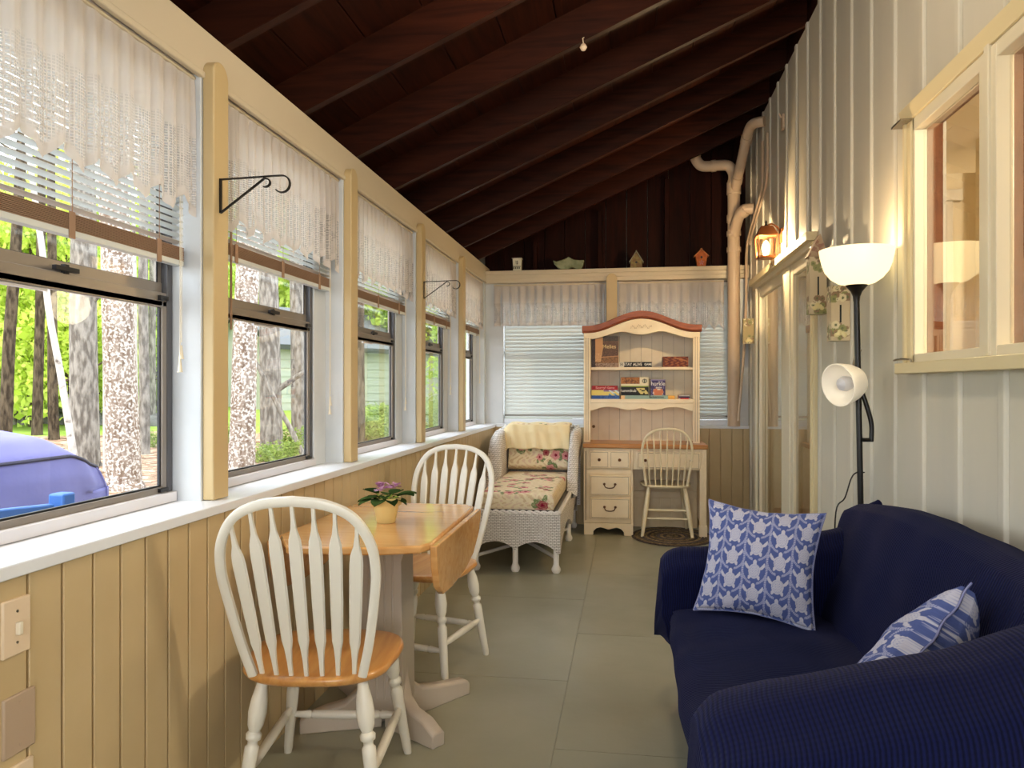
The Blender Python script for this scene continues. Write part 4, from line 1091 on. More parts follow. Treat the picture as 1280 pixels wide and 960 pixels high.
def wback(u, v):
    x = -1.09 + .68 * u; zt = .888 + .012 * math.sin(PI * u)
    prof = [(0, (6.50, .40)), (.40, (6.56, zt - .03)), (.5, (6.585, zt + .006)), (.6, (6.63, zt - .02)), (1, (6.63, .20))]
    return (x - ox, interp(v, [(a, b[0]) for a, b in prof]) - oy, interp(v, [(a, b[1]) for a, b in prof]))
MB().grid(wback, 40, 30).build('wicker_back', M['wicker'], W, smooth='all')
m = MB()
for k in range(22):
    x = -1.07 + .64 * k / 21; m.lathe([(.0001, -.012), (.010, -.006), (.012, .002), (.007, .010), (.0001, .013)], (x - ox, 6.575 - oy, .895), 8)
m.build('braided_edge', M['wickerplain'], W, smooth=True)
def fcushion(name, x0, x1, y0, y1, z0, z1, mtx, org, seed, n, label, N=110):
    """box cushion, printed; local axes x, y, thickness z"""
    w_, h_, th = x1 - x0, y1 - y0, z1 - z0; s = sites(seed, w_, h_ + .12, n); vs = []; cols = []; fs = []
    mb = MB(); 
    def P(a, b, k):
        ex = 1 - max(0, abs(a*2-1) - .93) / .07 * .02; 
        bul = .014 * (1 - (a*2-1) ** 4) * (1 - (b*2-1) ** 4)
        return (x0 + w_*a, y0 + h_*b, (z1 + bul) if k else z0)
    NX, NY = N, int(N * h_ / w_)
    for j in range(NY + 1):
        for i in range(NX + 1):
            a, b = i/NX, j/NY; p = list(P(a, b, 1))
            e = min(a, 1-a) * w_; g = min(b, 1-b) * h_; r_ = .022; q = min(e, g)
            if q < r_: p[2] -= r_ - math.sqrt(max(0, r_*r_ - (r_-q) ** 2))
            vs.append(tuple(p)); cols.append(floral(s, a*w_, b*h_ + .12))
    fs = [(j*(NX+1)+i, j*(NX+1)+i+1, (j+1)*(NX+1)+i+1, (j+1)*(NX+1)+i) for j in range(NY) for i in range(NX)]
    # skirt band round the front and the sides
    border = [(i, 0) for i in range(NX + 1)] + [(NX, j) for j in range(1, NY + 1)] + [(i, NY) for i in range(NX - 1, -1, -1)] + [(0, j) for j in range(NY - 1, 0, -1)]
    K = 16; o0 = len(vs)
    for k in range(K + 1):
        t = k / K
        for (i, j) in border:
            p = vs[j*(NX+1)+i]; zz = p[2] + (z0 - p[2]) * t; out = .006 * math.sin(PI * t)
            dx = -1 if i == 0 else (1 if i == NX else 0); dy = -1 if j == 0 else (1 if j == NY else 0)
            vs.append((p[0] + dx*out, p[1] + dy*out, zz)); cols.append(floral(s, (p[0]-x0) + (p[1]-y0) * (1 if dx else 0), .12 - t * .11))
    nb = len(border)
    for k in range(K):
        for q in range(nb): fs.append((o0 + k*nb + q, o0 + k*nb + (q+1) % nb, o0 + (k+1)*nb + (q+1) % nb, o0 + (k+1)*nb + q))
    vs = [tuple(mtx @ Vector(p) + Vector(org)) for p in vs]
    c = (sum(p[0] for p in vs)/len(vs), sum(p[1] for p in vs)/len(vs), min(p[2] for p in vs))
    mb.add([(p[0]-c[0], p[1]-c[1], p[2]-c[2]) for p in vs], fs); o = mb.build(name, M['floral'], None, smooth='all', colors=cols); o.location = c
    tag(o, label, 'cushion'); return o
I3 = Matrix.Identity(3)
fcushion('seat_cushion', -1.005, -.490, 5.00, 6.36, .418, .520, I3, (0, 0, 0), 5, 44, 'long rose-print seat cushion lying on the white wicker lounge')
fcushion('back_cushion', -1.000, -.492, 0, .385, 0, .11, Matrix.Rotation(R(74), 3, 'X'), (0, 6.36, .535), 3, 13, 'rose-print back cushion standing upright on the wicker lounge')
def drape(u, v):
    x = -1.025 + .545 * u + .012 * math.sin(v * 9) * (u < .1)
    prof = [(0, (6.248, .722)), (.42, (6.290, .86)), (.55, (6.325, .915)), (.70, (6.46, .93)), (.85, (6.60, .925)), (1, (6.665, .80))]
    y = interp(v, [(a, b[0]) for a, b in prof]); z = interp(v, [(a, b[1]) for a, b in prof])
    y -= .010 * math.sin(x * 50 + v * 6) * math.sin(x * 23 + 1) * (1 - v) + .012
    z += .005 * math.sin(x * 31)
    if u < .06: z -= .03 * (1 - u / .06)
    return (x + .75, y - 6.4, z - .71)
o = MB().grid(drape, 70, 40).build('folded_throw', M['yellowcloth'], None, smooth='all', solid=.006); o.location = (-.75, 6.4, .71)
tag(o, 'pale yellow cloth folded over the top of the wicker lounge back', 'throw')

# ================================================================== DESK AND HUTCH
D = thing('desk', 'cream kneehole desk with tan wood top against the back wall', 'desk', (.14, 6.33, 0)); ox, oy = .14, 6.33
def db(m, x0, x1, y0, y1, z0, z1): return m.box(x0 - ox, x1 - ox, y0 - oy, y1 - oy, z0, z1)
DY = YB - .02
m = MB(); db(m, -.370, .650, 6.305, DY, .728, .765); m.build('desk_top', M['desktop'], D, bevel=.008, seg=3)
m = MB(); db(m, -.355, .040, 6.345, DY, .10, .728); db(m, -.365, -.340, 6.335, DY, .10, .728); db(m, .025, .045, 6.335, DY, .10, .728)
db(m, -.355, .04, 6.336, 6.36, .51, .548)
m.build('pedestal', M['desk'], D, bevel=.003)
sk = [(-.362, .10), (-.362, 0), (-.285, 0)] + [(x, z) for x, z in ((-.283, .03), (-.26, .055), (-.225, .066), (-.19, .058), (-.158, .046), (-.125, .058), (-.09, .066), (-.055, .055), (-.032, .03), (-.03, 0))] + [(.045, 0), (.045, .10)]
m = MB().prism([(x - ox, z) for x, z in sk], 'xz', 6.325 - oy, 6.345 - oy); db(m, -.362, -.345, 6.345, DY, 0, .10); db(m, .028, .045, 6.345, DY, 0, .10); m.build('plinth', M['desk'], D, bevel=.003)
def drawer(x0, x1, z0, z1, kind, panels=1):
    m = MB(); m.box(x0 - ox, x1 - ox, -.012, .03, z0, z1)
    o = m.build('drawer', M['desk'], D, bevel=.006, seg=3)
    g = MB(); wp = (x1 - x0) / panels
    for k in range(panels):
        a, b = x0 + wp*k + .012 - ox, x0 + wp*(k+1) - .012 - ox; t = .0022
        g.box(a, b, -.0132, -.011, z0 + .010, z0 + .010 + t); g.box(a, b, -.0132, -.011, z1 - .010 - t, z1 - .010); g.box(a, a + t, -.0132, -.011, z0 + .01, z1 - .01); g.box(b - t, b, -.0132, -.011, z0 + .01, z1 - .01)
    g.build('groove', M['deskline'], o)
    rot = Matrix.Rotation(R(90), 3, 'X')
    kn = [(.0001, .024), (.010, .022), (.013, .016), (.010, .010), (.006, .006), (.008, 0)]
    if kind == 'knob':
        for k in range(panels):
            MB().lathe(kn, (x0 + wp*(k+.5) - ox, -.012, (z0+z1)/2), 16, rot).build('knob', M['bronze'], o, smooth=True)
    elif kind == 'twoknob':
        for q in (x0 + .07, x1 - .075): MB().lathe(kn, (q - ox, -.012, (z0+z1)/2), 16, rot).build('knob', M['bronze'], o, smooth=True)
    else:
        cx, cz = (x0+x1)/2 - ox, (z0+z1)/2 + .012; h = MB()
        for q in (-.045, .045): h.lathe([(.0001, .016), (.008, .014), (.010, .008), (.006, .004), (.011, 0)], (cx + q, -.012, cz), 14, rot)
        h.tube(smooth_pts([(cx - .045, -.026, cz), (cx - .036, -.030, cz - .022), (cx - .015, -.032, cz - .030), (cx + .015, -.032, cz - .030), (cx + .036, -.030, cz - .022), (cx + .045, -.026, cz)]), .0042, 8)
        h.build('bail_handle', M['bronze'], o, smooth=True)
drawer(-.318, .018, .560, .704, 'knob', 2)
drawer(-.315, .020, .332, .500, 'bail'); drawer(-.312, .020, .138, .312, 'bail')
drawer(.075, .590, .562, .702, 'twoknob')
m = MB(); db(m, .045, .60, 6.345, 6.42, .55, .728); db(m, .045, .60, DY - .02, DY, .0, .73); db(m, .045, .60, DY - .04, DY - .02, .26, .32)
for x in [.09 + .0957*k for k in range(6)]: db(m, x, x + .004, DY - .024, DY - .018, .02, .7)
m.build('kneehole_back', M['desk'], D, bevel=.002)
m = MB(); db(m, .585, .640, 6.335, 6.375, .10, .728); db(m, .60, .635, 6.375, DY, .10, .728); db(m, .580, .645, 6.328, 6.385, 0, .10)
for q in (.600, .612, .624): db(m, q, q + .004, 6.332, 6.336, .12, .70)
m.build('side_panel', M['desk'], D, bevel=.003)
m = MB()
for q in (-.352, -.344): db(m, q, q + .003, 6.332, 6.336, .12, .70)
m.build('fluting', M['deskline'], D)

H = thing('desk_hutch', 'cream arched hutch with a reddish wood crown standing on the desk', 'hutch', (.115, 6.50, .765)); ox, oy, oz = .115, 6.50, .765
HX0, HX1, HYF, HYB = -.372, .600, 6.475, 6.765
def hb(m, x0, x1, y0, y1, z0, z1): return m.box(x0 - ox, x1 - ox, y0 - oy, y1 - oy, z0 - oz, z1 - oz)
for x0 in (HX0, HX1 - .022): m = MB(); hb(m, x0, x0 + .022, HYF + .01, HYB, .765, 1.70); m.build('side_panel', M['desk'], H, bevel=.002)
for x0, x1 in ((HX0, HX0 + .058), (HX1 - .058, HX1)):
    m = MB(); hb(m, x0, x1, HYF, HYF + .022, .765, 1.70)
    o = m.build('front_stile', M['desk'], H, bevel=.003); g = MB()
    for q in (x0 + .018, x0 + .036): hb(g, q, q + .003, HYF - .001, HYF + .002, .78, 1.66)
    g.build('groove', M['deskline'], o)
m = MB(); x = HX0 + .02
while x < HX1 - .03: hb(m, x + .001, min(x + .094, HX1 - .02) - .001, HYB - .012, HYB, .765, 1.80 if -.2 < x < .4 else 1.70); x += .094
m.build('back_panel', M['desk'], H)
m = MB(); hb(m, HX0, HX1, HYB - .002, HYB + .004, .765, 1.69); m.build('back_board', M['deskline'], H)
cxm, hwd = (HX0 + HX1) / 2, (HX1 - HX0) / 2
def crown_z(x, base, amp):
    s = min(1, abs(x - cxm) / (hwd * .93)); s = s*s*(3 - 2*s) if False else s
    return base + amp * (.5 + .5 * math.cos(PI * s))
def open_z(x):
    s = abs(x - cxm) / (hwd - .058)
    return interp(s, [(0, 1.682), (.12, 1.686), (.25, 1.703), (.35, 1.711), (.45, 1.707), (.6, 1.690), (.8, 1.662), (.93, 1.650), (1, 1.648)])
xs = [HX0 + (HX1 - HX0) * k / 60 for k in range(61)]
poly = [(x, crown_z(x, 1.700, .118)) for x in xs] + [(x, (open_z(x) if HX0 + .057 < x < HX1 - .057 else 1.66)) for x in reversed(xs)]
MB().prism([(x - ox, z - oz) for x, z in poly], 'xz', HYF - .002 - oy, HYF + .02 - oy).build('arched_fascia', M['desk'], H, bevel=.002)
xs2 = [HX0 - .014 + (HX1 - HX0 + .028) * k / 60 for k in range(61)]
for off, y0, d0, d1 in ((0, HYF - .028, 0, .050), (0, HYF - .014, -.010, .0)):
    poly = [(x, crown_z(x, 1.712, .122) + d0) for x in xs2] + [(x, crown_z(x, 1.712, .122) + d1) for x in reversed(xs2)]
    MB().prism([(x - ox, z - oz) for x, z in poly], 'xz', y0 - oy, HYB - oy).build('crown', M['crown'], H, bevel=.004)
m = MB(); hb(m, HX0 + .02, HX1 - .02, HYF + .03, HYB - .01, 1.384, 1.408); m.build('shelf', M['desk'], H, bevel=.003)
m = MB(); hb(m, HX0 + .02, HX1 - .02, HYF + .005, HYB - .01, 1.108, 1.132); hb(m, HX0 + .055, HX1 - .055, HYF - .006, HYF + .02, 1.100, 1.136); m.build('shelf', M['desk'], H, bevel=.003)
vb = []
for k in range(49):
    x = HX0 + .057 + (HX1 - HX0 - .114) * k / 48; s = abs(x - cxm) / (hwd - .058)
    vb.append((x, interp(s, [(0, 1.062), (.04, 1.058), (.12, 1.044), (.24, 1.040), (.38, 1.050), (.52, 1.066), (.68, 1.070), (.82, 1.058), (.93, 1.040), (1, 1.032)])))
poly = [(HX0 + .057, 1.104), (HX1 - .057, 1.104)] + list(reversed(vb))
MB().prism([(x - ox, z - oz) for x, z in poly], 'xz', HYF - oy, HYF + .018 - oy).build('valance_board', M['desk'], H, bevel=.002)
# carved leaf sprig on the fascia and the small grommet
m = MB(); rnd = random.Random(8)
for k in range(17):
    x = cxm - .085 + .17 * k / 16; z = 1.752 + .012 * math.sin(k * 1.3) - .006 * abs(k - 8) / 8 * 2; m.obox((x - ox, HYF - .004 - oy, z - oz), (.010, .003, .0028), Matrix.Rotation(rnd.uniform(-1, 1), 3, 'Y'))
    m.obox((x - ox, HYF - .004 - oy, z - oz + .008), (.006, .003, .003), Matrix.Rotation(rnd.uniform(-1, 1), 3, 'Y'))
m.build('carved_sprig', mat('tan carving wash', (176, 150, 104), .6), H)
MB().lathe([(.0001, .004), (.012, .003), (.014, 0)], (-.30 - ox, HYB - .012 - oy, .885 - oz), 16, Matrix.Rotation(R(90), 3, 'X')).build('grommet', M['deskline'], H, smooth=True)

# games on the shelves ------------------------------------------------------------
TW = mat('white lettering', (236, 232, 224), .6); TD = mat('dark lettering', (36, 34, 34), .6); TP = mat('pink lettering', (236, 170, 170), .6); TY = mat('pale gold lettering', (232, 204, 152), .6)
def gamebox(label, x0, x1, z0, z1, y0, dep, base, art=None, name='board_game', texts=(), N=60, group='board games and puzzles in the hutch'):
    t = thing(name, label, 'board game' if name == 'board_game' else 'puzzle', ((x0+x1)/2, y0 + dep/2, z0), group=group)
    w_, h_ = x1 - x0, z1 - z0
    MB().box(-w_/2, w_/2, -dep/2 + .001, dep/2, 0, h_).build('box', mat('card ' + label[:20], base, .5), t, bevel=.001)
    if art:
        NX = N; NZ = max(6, int(N * h_ / w_)); cols = []
        for j in range(NZ + 1):
            for i in range(NX + 1): cols.append(lin(art(i/NX, j/NZ)))
        MB().grid(lambda u, v: (-w_/2 + w_*u, -dep/2, h_*v), NX, NZ).build('printed_face', M['cardprint'], t, colors=cols)
    for body, u, v, s, m, sx in texts:
        text_mesh('lettering', body, s, m, t, (-w_/2 + w_*u, -dep/2 - .0012, h_*v), sx=sx, bold=.0004)
    return t
M['cardprint'] = attr_mat('printed card', .45, spec=.4)
def hsh(a, b): return (math.sin(a*127.1 + b*311.7) * 43758.5453) % 1
def puzzle_art(u, v):
    if u < .14: return (58, 44, 44) if hsh(int(u*60), int(v*30)) > .2 else (90, 70, 66)
    if u < .42 and v > .18 and u < .42 - .10 * max(0, .55 - v) * 2: return (206, 156, 108) if v > .45 or hsh(int(u*70), int(v*60)) > .3 else (226, 184, 136)
    if v < .14: return (120, 92, 74) if hsh(int(u*40), int(v*60)) > .5 else (176, 150, 130)
    if abs(v - .30 - u * .06) < .012: return (206, 150, 110)
    k = hsh(int(u*70), int(v*70)); base = (96, 70, 56) if v > .35 else (128, 92, 62)
    if v > .85: base = (70, 62, 56)
    return tuple(min(255, int(c * (.7 + .7*k))) for c in base)
Z1, Z2 = 1.408, 1.132
def bx_(px): return None
gamebox('tall dark puzzle box leaning at the left of the upper hutch shelf', -.308, -.078, Z1, 1.675, 6.52, .05, (54, 42, 38), puzzle_art, 'puzzle_box',
        (('Melies', .66, .66, .046, TY, 1.0),), N=110)
def stay(u, v): return (228, 220, 204) if u < .145 else ((28, 26, 28) if u < .99 else (90, 80, 70))
gamebox('low black and white survival game box on the upper shelf', -.070, .205, Z1, 1.452, 6.52, .17, (30, 28, 30), stay, texts=(('STAY ALIVE', .415, .52, .034, TW, .90), ('GAME', .885, .52, .026, TW, .9), ('\u25A3', .07, .5, .03, TD, 1)))
def brown(u, v):
    k = hsh(int(u*40), int(v*18)); w_ = math.sin(u*26 + 2*math.sin(v*9)) * math.sin(v*14 + u*4)
    if abs(v - (1.15 - .6*u)) < .05 and u > .45: return (176, 112, 66)
    return (150, 84, 44) if w_ > .15 else ((112, 50, 30) if k > .35 else (92, 34, 26))
gamebox('reddish brown pictured box at the right of the upper shelf', .298, .508, Z1, 1.497, 6.53, .16, (104, 48, 30), brown, 'puzzle_box')
def red(u, v): return (176, 30, 32) if hsh(int(u*18), int(v*3)) > .15 else (140, 24, 40)
def yb(u, v):
    if v < .42: return (46, 86, 156) if hsh(int(u*30), int(v*8)) > .2 else (80, 116, 178)
    if u > .62 and math.sin(u*30 + v*14) > .1: return (210, 224, 230) if v > .6 else (96, 150, 186)
    return (234, 212, 120) if v < .85 or u < .45 else (150, 120, 150)
gamebox('red game box lying on top of the yellow and blue one', -.306, -.085, 1.213, 1.249, 6.50, .20, (170, 30, 34), red, texts=(('Sorry!', .36, .5, .028, TP, 1.3), ('Game', .74, .5, .022, TP, 1.2)))
gamebox('yellow and blue game box at the left of the lower shelf', -.308, -.070, Z2, 1.212, 6.495, .21, (70, 110, 170), yb)
def teal(u, v): return (236, 200, 150) if u < .07 else ((232, 178, 84) if u > .87 else ((150, 176, 168) if v > .12 else (110, 136, 128)))
gamebox('long pale teal game box, lowest of the middle stack', -.056, .395, Z2, 1.166, 6.50, .19, (146, 172, 164), teal, texts=(('Backgammon', .66, .62, .021, TD, 1.1),))
def rumm(u, v):
    if v > .52:
        if math.hypot((u - .86) * 1.25, (v - .79) * .95) < .115: return (60, 60, 52) if math.hypot((u - .86)*1.25, (v - .79)*.95) > .085 or abs(u - .86) < .02 else (200, 196, 170)
        if u < .68 and v > .63: return (170, 110, 58) if hsh(int(u*26), int(v*22)) > .35 else (112, 66, 34)
        return (238, 226, 196)
    if v > .47: return (140, 160, 60)
    a, b = u - .78, v - .24
    if abs(a + b*.55) < .16 and abs(b) < .17: return (60, 56, 40) if hsh(int(u*16), int(v*14)) > .85 else (220, 202, 130)
    return (24, 22, 22)
gamebox('black and white tile game box in the middle of the lower shelf', -.056, .176, 1.167, 1.322, 6.53, .14, (28, 26, 24), rumm, texts=(('Rummikub', .26, .25, .032, TW, 1.0),), N=80)
def hurd(u, v):
    if v < .42 and math.hypot((u - .5), (v - .2) * 1.2) < .36: return (206, 120, 84) if hsh(int(u*9), int(v*9)) > .4 else (226, 206, 190)
    if v > .93: return (140, 130, 170)
    return (66, 54, 104) if hsh(int(u*12), int(v*12)) > .2 else (120, 110, 150)
gamebox('small purple word game box right of the tile game', .196, .318, 1.167, 1.303, 6.525, .13, (50, 40, 80), hurd, texts=(('hurkle', .5, .72, .048, TW, .95), ('game', .55, .5, .024, TW, 1.0)))
def sm(u, v): return (40, 42, 78) if .35 < v < .75 else ((206, 46, 44) if v < .35 and .15 < u < .9 else (190, 180, 176))
gamebox('small navy and red card game box at the far right of the lower shelf', .425, .520, Z2, 1.170, 6.50, .08, (190, 60, 60), sm)

# braided rug -----------------------------------------------------------------------
m = MB(); nr = 24
rug = thing('braided_rug', 'oval braided brown and grey rug under the ivory spindle chair', 'rug', (.365, 6.345, 0))
for band in range(13):
    k0, k1 = band / 13, (band + 1) / 13; c_ = ((110, 98, 80), (150, 128, 92), (86, 76, 74), (168, 146, 108), (104, 92, 96))[band % 5]
    rings = []
    for kk, z in ((k0 + .001, .002), (k0 + .012, .008), ((k0+k1)/2, .010), (k1 - .012, .008), (k1 - .001, .002)):
        rings.append([(max(.001, kk) * .335 * math.cos(a * PI / 32), max(.001, kk) * .40 * math.sin(a * PI / 32), z + .0015 * (a % 2)) for a in range(64)])
    MB().rings(rings, cap=False).build('braid', mat('braid %d' % band, c_, .9, bump=(150, .6), var=((c_[0]*.7, c_[1]*.7, c_[2]*.7), 60, .4, .6)), rug, smooth=True)

# ================================================================== RIGHT WALL FITTINGS
# lantern
Lh = thing('wall_lantern', 'copper roofed wall lantern glowing above the sliding door', 'lantern', (.945, 5.40, 2.13))
M['copper'] = mat('aged copper', (120, 72, 42), .4, metal=.6); M['lglass'] = glass_mat('lantern glass', .04, (1, .93, .8))
def frus(m, a0, z0, a1, z1): m.rings([[(-a0, -a0, z0), (a0, -a0, z0), (a0, a0, z0), (-a0, a0, z0)], [(-a1, -a1, z1), (a1, -a1, z1), (a1, a1, z1), (-a1, a1, z1)]])
m = MB(); frus(m, .070, .150, .042, .212); frus(m, .042, .212, .036, .218); m.build('roof', M['copper'], Lh, bevel=.002)
m = MB(); m.lathe([(.010, .216), (.012, .228), (.006, .236), (.008, .25), (.0001, .262)], n=12); m.build('finial', M['iron'], Lh, smooth=True)
m = MB(); frus(m, .052, -.006, .058, .004)
for sx in (-1, 1):
    for sy in (-1, 1): m.tube([(sx*.054, sy*.054, 0), (sx*.063, sy*.063, .152)], .0045, 6)
for a, z in ((.055, .008), (.064, .150)):
    for s_ in (-1, 1): m.box(-a, a, s_*a - .003, s_*a + .003, z - .004, z + .004); m.box(s_*a - .003, s_*a + .003, -a, a, z - .004, z + .004)
m.build('cage', M['copper'], Lh)
m = MB()
for s_ in (-1, 1):
    m.add([(-.053, s_*.053, .01), (.053, s_*.053, .01), (.062, s_*.062, .148), (-.062, s_*.062, .148)], [(0, 1, 2, 3)]); m.add([(s_*.053, -.053, .01), (s_*.053, .053, .01), (s_*.062, .062, .148), (s_*.062, -.062, .148)], [(0, 1, 2, 3)])
m.build('glass', M['lglass'], Lh)
MB().lathe([(.0001, .125), (.012, .115), (.026, .085), (.028, .06), (.018, .03), (.014, .004), (.0001, .004)], n=16).build('bulb', mat('lantern bulb', (255, 236, 190), .5, emit=((255, 226, 150), 7)), Lh, smooth=True)
m = MB(); m.tube(smooth_pts([(0, 0, .22), (.04, .0, .235), (.085, 0, .20), (.104, 0, .16)]), .006, 8); m.box(.092, .106, -.03, .03, .10, .20); m.tube(smooth_pts([(.03, 0, -.006), (.045, .01, -.05), (.09, .02, -.06), (.10, .02, -.02)]), .002, 6)
m.build('wall_arm', M['copper'], Lh, smooth=True)
lamp('lantern_light', 'POINT', (.903, 5.358, 2.20), 26, (1.0, .78, .50), .01)

# painted waste pipes
pp = thing('drain_pipe', 'cream painted drain pipe rising in the back right corner with branches and elbows', 'pipe', (.905, 6.70, .90)); ox, oy, oz = .905, 6.70, .90
def Q(p): return (p[0] - ox, p[1] - oy, p[2] - oz)
def pipe(name, pts, r, joints=()):
    P_ = smooth_pts([Q(p) for p in pts], 8); o = MB().tube(P_, r, 20).build(name, M['pvc'], pp, smooth=True)
    for a, b in joints:
        MB().tube([Q(a), Q(b)], r * 1.13, 20).build('coupling', M['pvc'], pp, smooth=True)
MB().tube([Q((.905, 6.70, .90)), Q((.905, 6.70, 3.02))], .052, 24).build('riser', M['pvc'], pp, smooth=True)
for z0, z1 in ((2.66, 2.72), (2.40, 2.44), (2.90, 3.0), (2.54, 2.58)): MB().tube([Q((.905, 6.70, z0)), Q((.905, 6.70, z1))], .060, 24).build('coupling', M['pvc'], pp, smooth=True)
pipe('branch', [(.90, 6.70, 2.98), (.90, 6.70, 3.08), (.86, 6.70, 3.145), (.78, 6.70, 3.155), (.70, 6.70, 3.15), (.63, 6.70, 3.16), (.585, 6.70, 3.22), (.575, 6.70, 3.30)], .045, (((.755, 6.70, 3.153), (.715, 6.70, 3.15)), ((.578, 6.70, 3.24), (.575, 6.70, 3.285))))
pipe('branch', [(.915, 6.68, 2.93), (.92, 6.60, 3.0), (.935, 6.42, 3.13), (.945, 6.26, 3.235), (.955, 6.14, 3.285), (.985, 6.06, 3.29), (1.045, 6.02, 3.285)], .040, (((.918, 6.63, 2.975), (.922, 6.58, 3.015)), ((.943, 6.29, 3.215), (.946, 6.24, 3.245))))
pipe('branch', [(.905, 6.70, 2.52), (.912, 6.66, 2.60), (.93, 6.58, 2.68), (.965, 6.52, 2.72), (1.045, 6.50, 2.725)], .047, (((.95, 6.54, 2.70), (.98, 6.51, 2.723)),))
def conduit(pts, r, label):
    P_ = smooth_pts(pts, 6); c = P_[0]; o = MB().tube([p - c for p in P_], r, 8).build('conduit', M['pvc'], None, smooth=True); o.location = c; tag(o, label, 'pipe', 'thin painted conduits on the right wall'); return o
conduit([(.93, 6.62, .95), (.975, 6.62, 1.5), (1.0, 6.64, 2.0), (1.005, 6.66, 2.36), (1.02, 6.62, 2.52), (1.022, 6.10, 2.72), (1.022, 5.98, 2.82), (1.022, 5.98, 3.12)], .011, 'thin cream conduit bending along the wall beside the drain pipe')
conduit([(1.022, 6.58, 2.44), (1.022, 6.5, 2.50), (1.022, 5.95, 2.70), (1.022, 5.82, 2.78), (1.022, 5.78, 2.9), (1.022, 5.78, 3.12)], .009, 'thinner conduit running just below the bent one on the right wall')
m = MB(); m.box(-.02, 0, -.03, .03, -.05, .05); m.tube([(-.02, 0, .03), (-.035, 0, .06)], .006, 6); o = m.build('junction_box', M['pvc'], None, bevel=.003); o.location = (XR - .002, 5.30, 3.03); tag(o, 'small painted junction box high on the right wall', 'box')

# floral painted letter boxes
def paint_box(label, x1, y, z0, z1, wd, dp, seed, peak=False, dark=False):
    t = thing('painted_holder', label, 'wall holder', (x1 - wd/2, y + dp/2, z0)); h_ = z1 - z0; rnd = random.Random(seed)
    fl = [(rnd.uniform(.1, .9), rnd.choice((rnd.uniform(.0, .3), rnd.uniform(.75, 1))), rnd.uniform(.03, .09), rnd.choice((0, 1, 2))) for _ in range(34)]
    CC = ((146, 146, 96), (226, 214, 176), (150, 122, 96))
    def art(u, v):
        for a, b, r_, k in fl:
            d = math.hypot((u - a) * wd, (v - b) * h_) / (r_ * .22)
            if d < 1: return CC[k] if d > .35 else (112, 116, 80)
        return (208, 190, 156) if not dark else (176, 160, 116)
    cols = []; NX, NZ = 24, 70
    for j in range(NZ + 1):
        for i in range(NX + 1): cols.append(lin(art(i/NX, j/NZ)))
    MB().box(-wd/2, wd/2, -dp/2 + .001, dp/2, 0, h_).build('holder_body', mat('holder cream', (196, 184, 150), .5), t, bevel=.002)
    MB().grid(lambda u, v: (-wd/2 + wd*u, -dp/2, h_*v), NX, NZ).build('painted_front', M['cardprint'], t, colors=cols)
    cols2 = [lin(art(1 - i/NX, j/NZ)) for j in range(NZ + 1) for i in range(NX + 1)]
    MB().grid(lambda u, v: (-wd/2 - .0005, dp/2 - dp*u, h_*v), NX, NZ).build('painted_side', M['cardprint'], t, colors=cols2)
    if not dark: MB().box(-.004, .004, -dp/2 - .001, -dp/2 + .002, h_*.33, h_*.65).build('slot', M['black'], t)
    m = MB()
    for k in range(5): m.lathe([(.0001, .006), (.010, .004), (.012, 0)], (-.018 + .012*k*(1 if k % 2 else .6), -dp/2, h_*(.10 + .03*(k % 3))), 8, Matrix.Rotation(R(90), 3, 'X'))
    m.build('flower_relief', mat('relief cream', (230, 216, 160), .5), t, smooth=True)
    if peak:
        m = MB().prism([(-wd/2 - .012, h_), (wd/2 + .012, h_), (wd/2 - .01, h_ + .05), (.01, h_ + .12)], 'xz', -dp/2 - .008, dp/2); m.build('peaked_top', mat('floral top', (176, 150, 120), .6, var=((150, 110, 90), 40, .45, .55)), t, bevel=.002)
    return t
paint_box('floral painted holder with a dark slot, just below the glowing bowl shade', 1.035, 3.74, 1.462, 1.722, .085, .075, 5)
paint_box('floral painted holder with a peaked top beside the sliding door frame', 1.035, 4.16, 1.628, 1.93, .085, .075, 9, peak=True)
paint_box('small tan floral plaque on the wall between drain pipe and sliding door', 1.045, 6.50, 1.60, 1.81, .09, .05, 12, dark=True)

# ceiling hook ball
o = thing('pull_bead', 'tiny white round bead hanging from a dark rafter', 'bead', (-.197, 3.40, 2.775))
MB().lathe([(.0001, -.017), (.010, -.013), (.017, 0), (.010, .013), (.003, .017), (.003, .021), (.0001, .021)], n=16).build('bead', M['plate'], o, smooth=True)
MB().tube([(0, 0, .018), (-.003, .0, .04), (.0, .03, .058)], .0025, 6).build('hook', M['plate'], o)

# ================================================================== ORNAMENTS ON THE BACK LEDGE
def birdhouse(name, label, x, z_, w_, h_, roof, body, roofc, hole=True, flare=0):
    t = thing(name, label, 'birdhouse', (x, YB + .02, 2.300)); hb_ = h_ - roof
    MB().prism([(-w_/2 + flare, 0), (w_/2 - flare, 0), (w_/2, hb_), (0, h_ - .008), (-w_/2, hb_)], 'xz', -.035, .035).build('body', body, t, bevel=.001)
    L_ = math.hypot(w_/2 + .015, roof); a = math.atan2(roof, w_/2)
    for s_ in (-1, 1):
        c = (s_ * (w_/4 + .003), 0, hb_ + roof/2 - .001); MB().obox(c, (L_ + .014, .09, .006), Matrix.Rotation(s_ * a, 3, 'Y')).build('roof', roofc, t)
    MB().lathe([(.0001, .002), (.010, .002), (.010, 0)], (0, -.035, hb_ * .80), 16, Matrix.Rotation(R(90), 3, 'X')).build('entry_hole', M['black'], t)
    return t
olive = mat('olive birdhouse paint', (132, 118, 70), .6, var=((112, 84, 50), 30, .4, .6)); orange = mat('orange birdhouse wood', (196, 106, 40), .6, var=((168, 80, 30), 25, .4, .6))
birdhouse('birdhouse', 'olive birdhouse with a steep grey gable on the back ledge', .077, 0, .105, .145, .085, olive, mat('grey birdhouse roof', (150, 148, 130), .6))
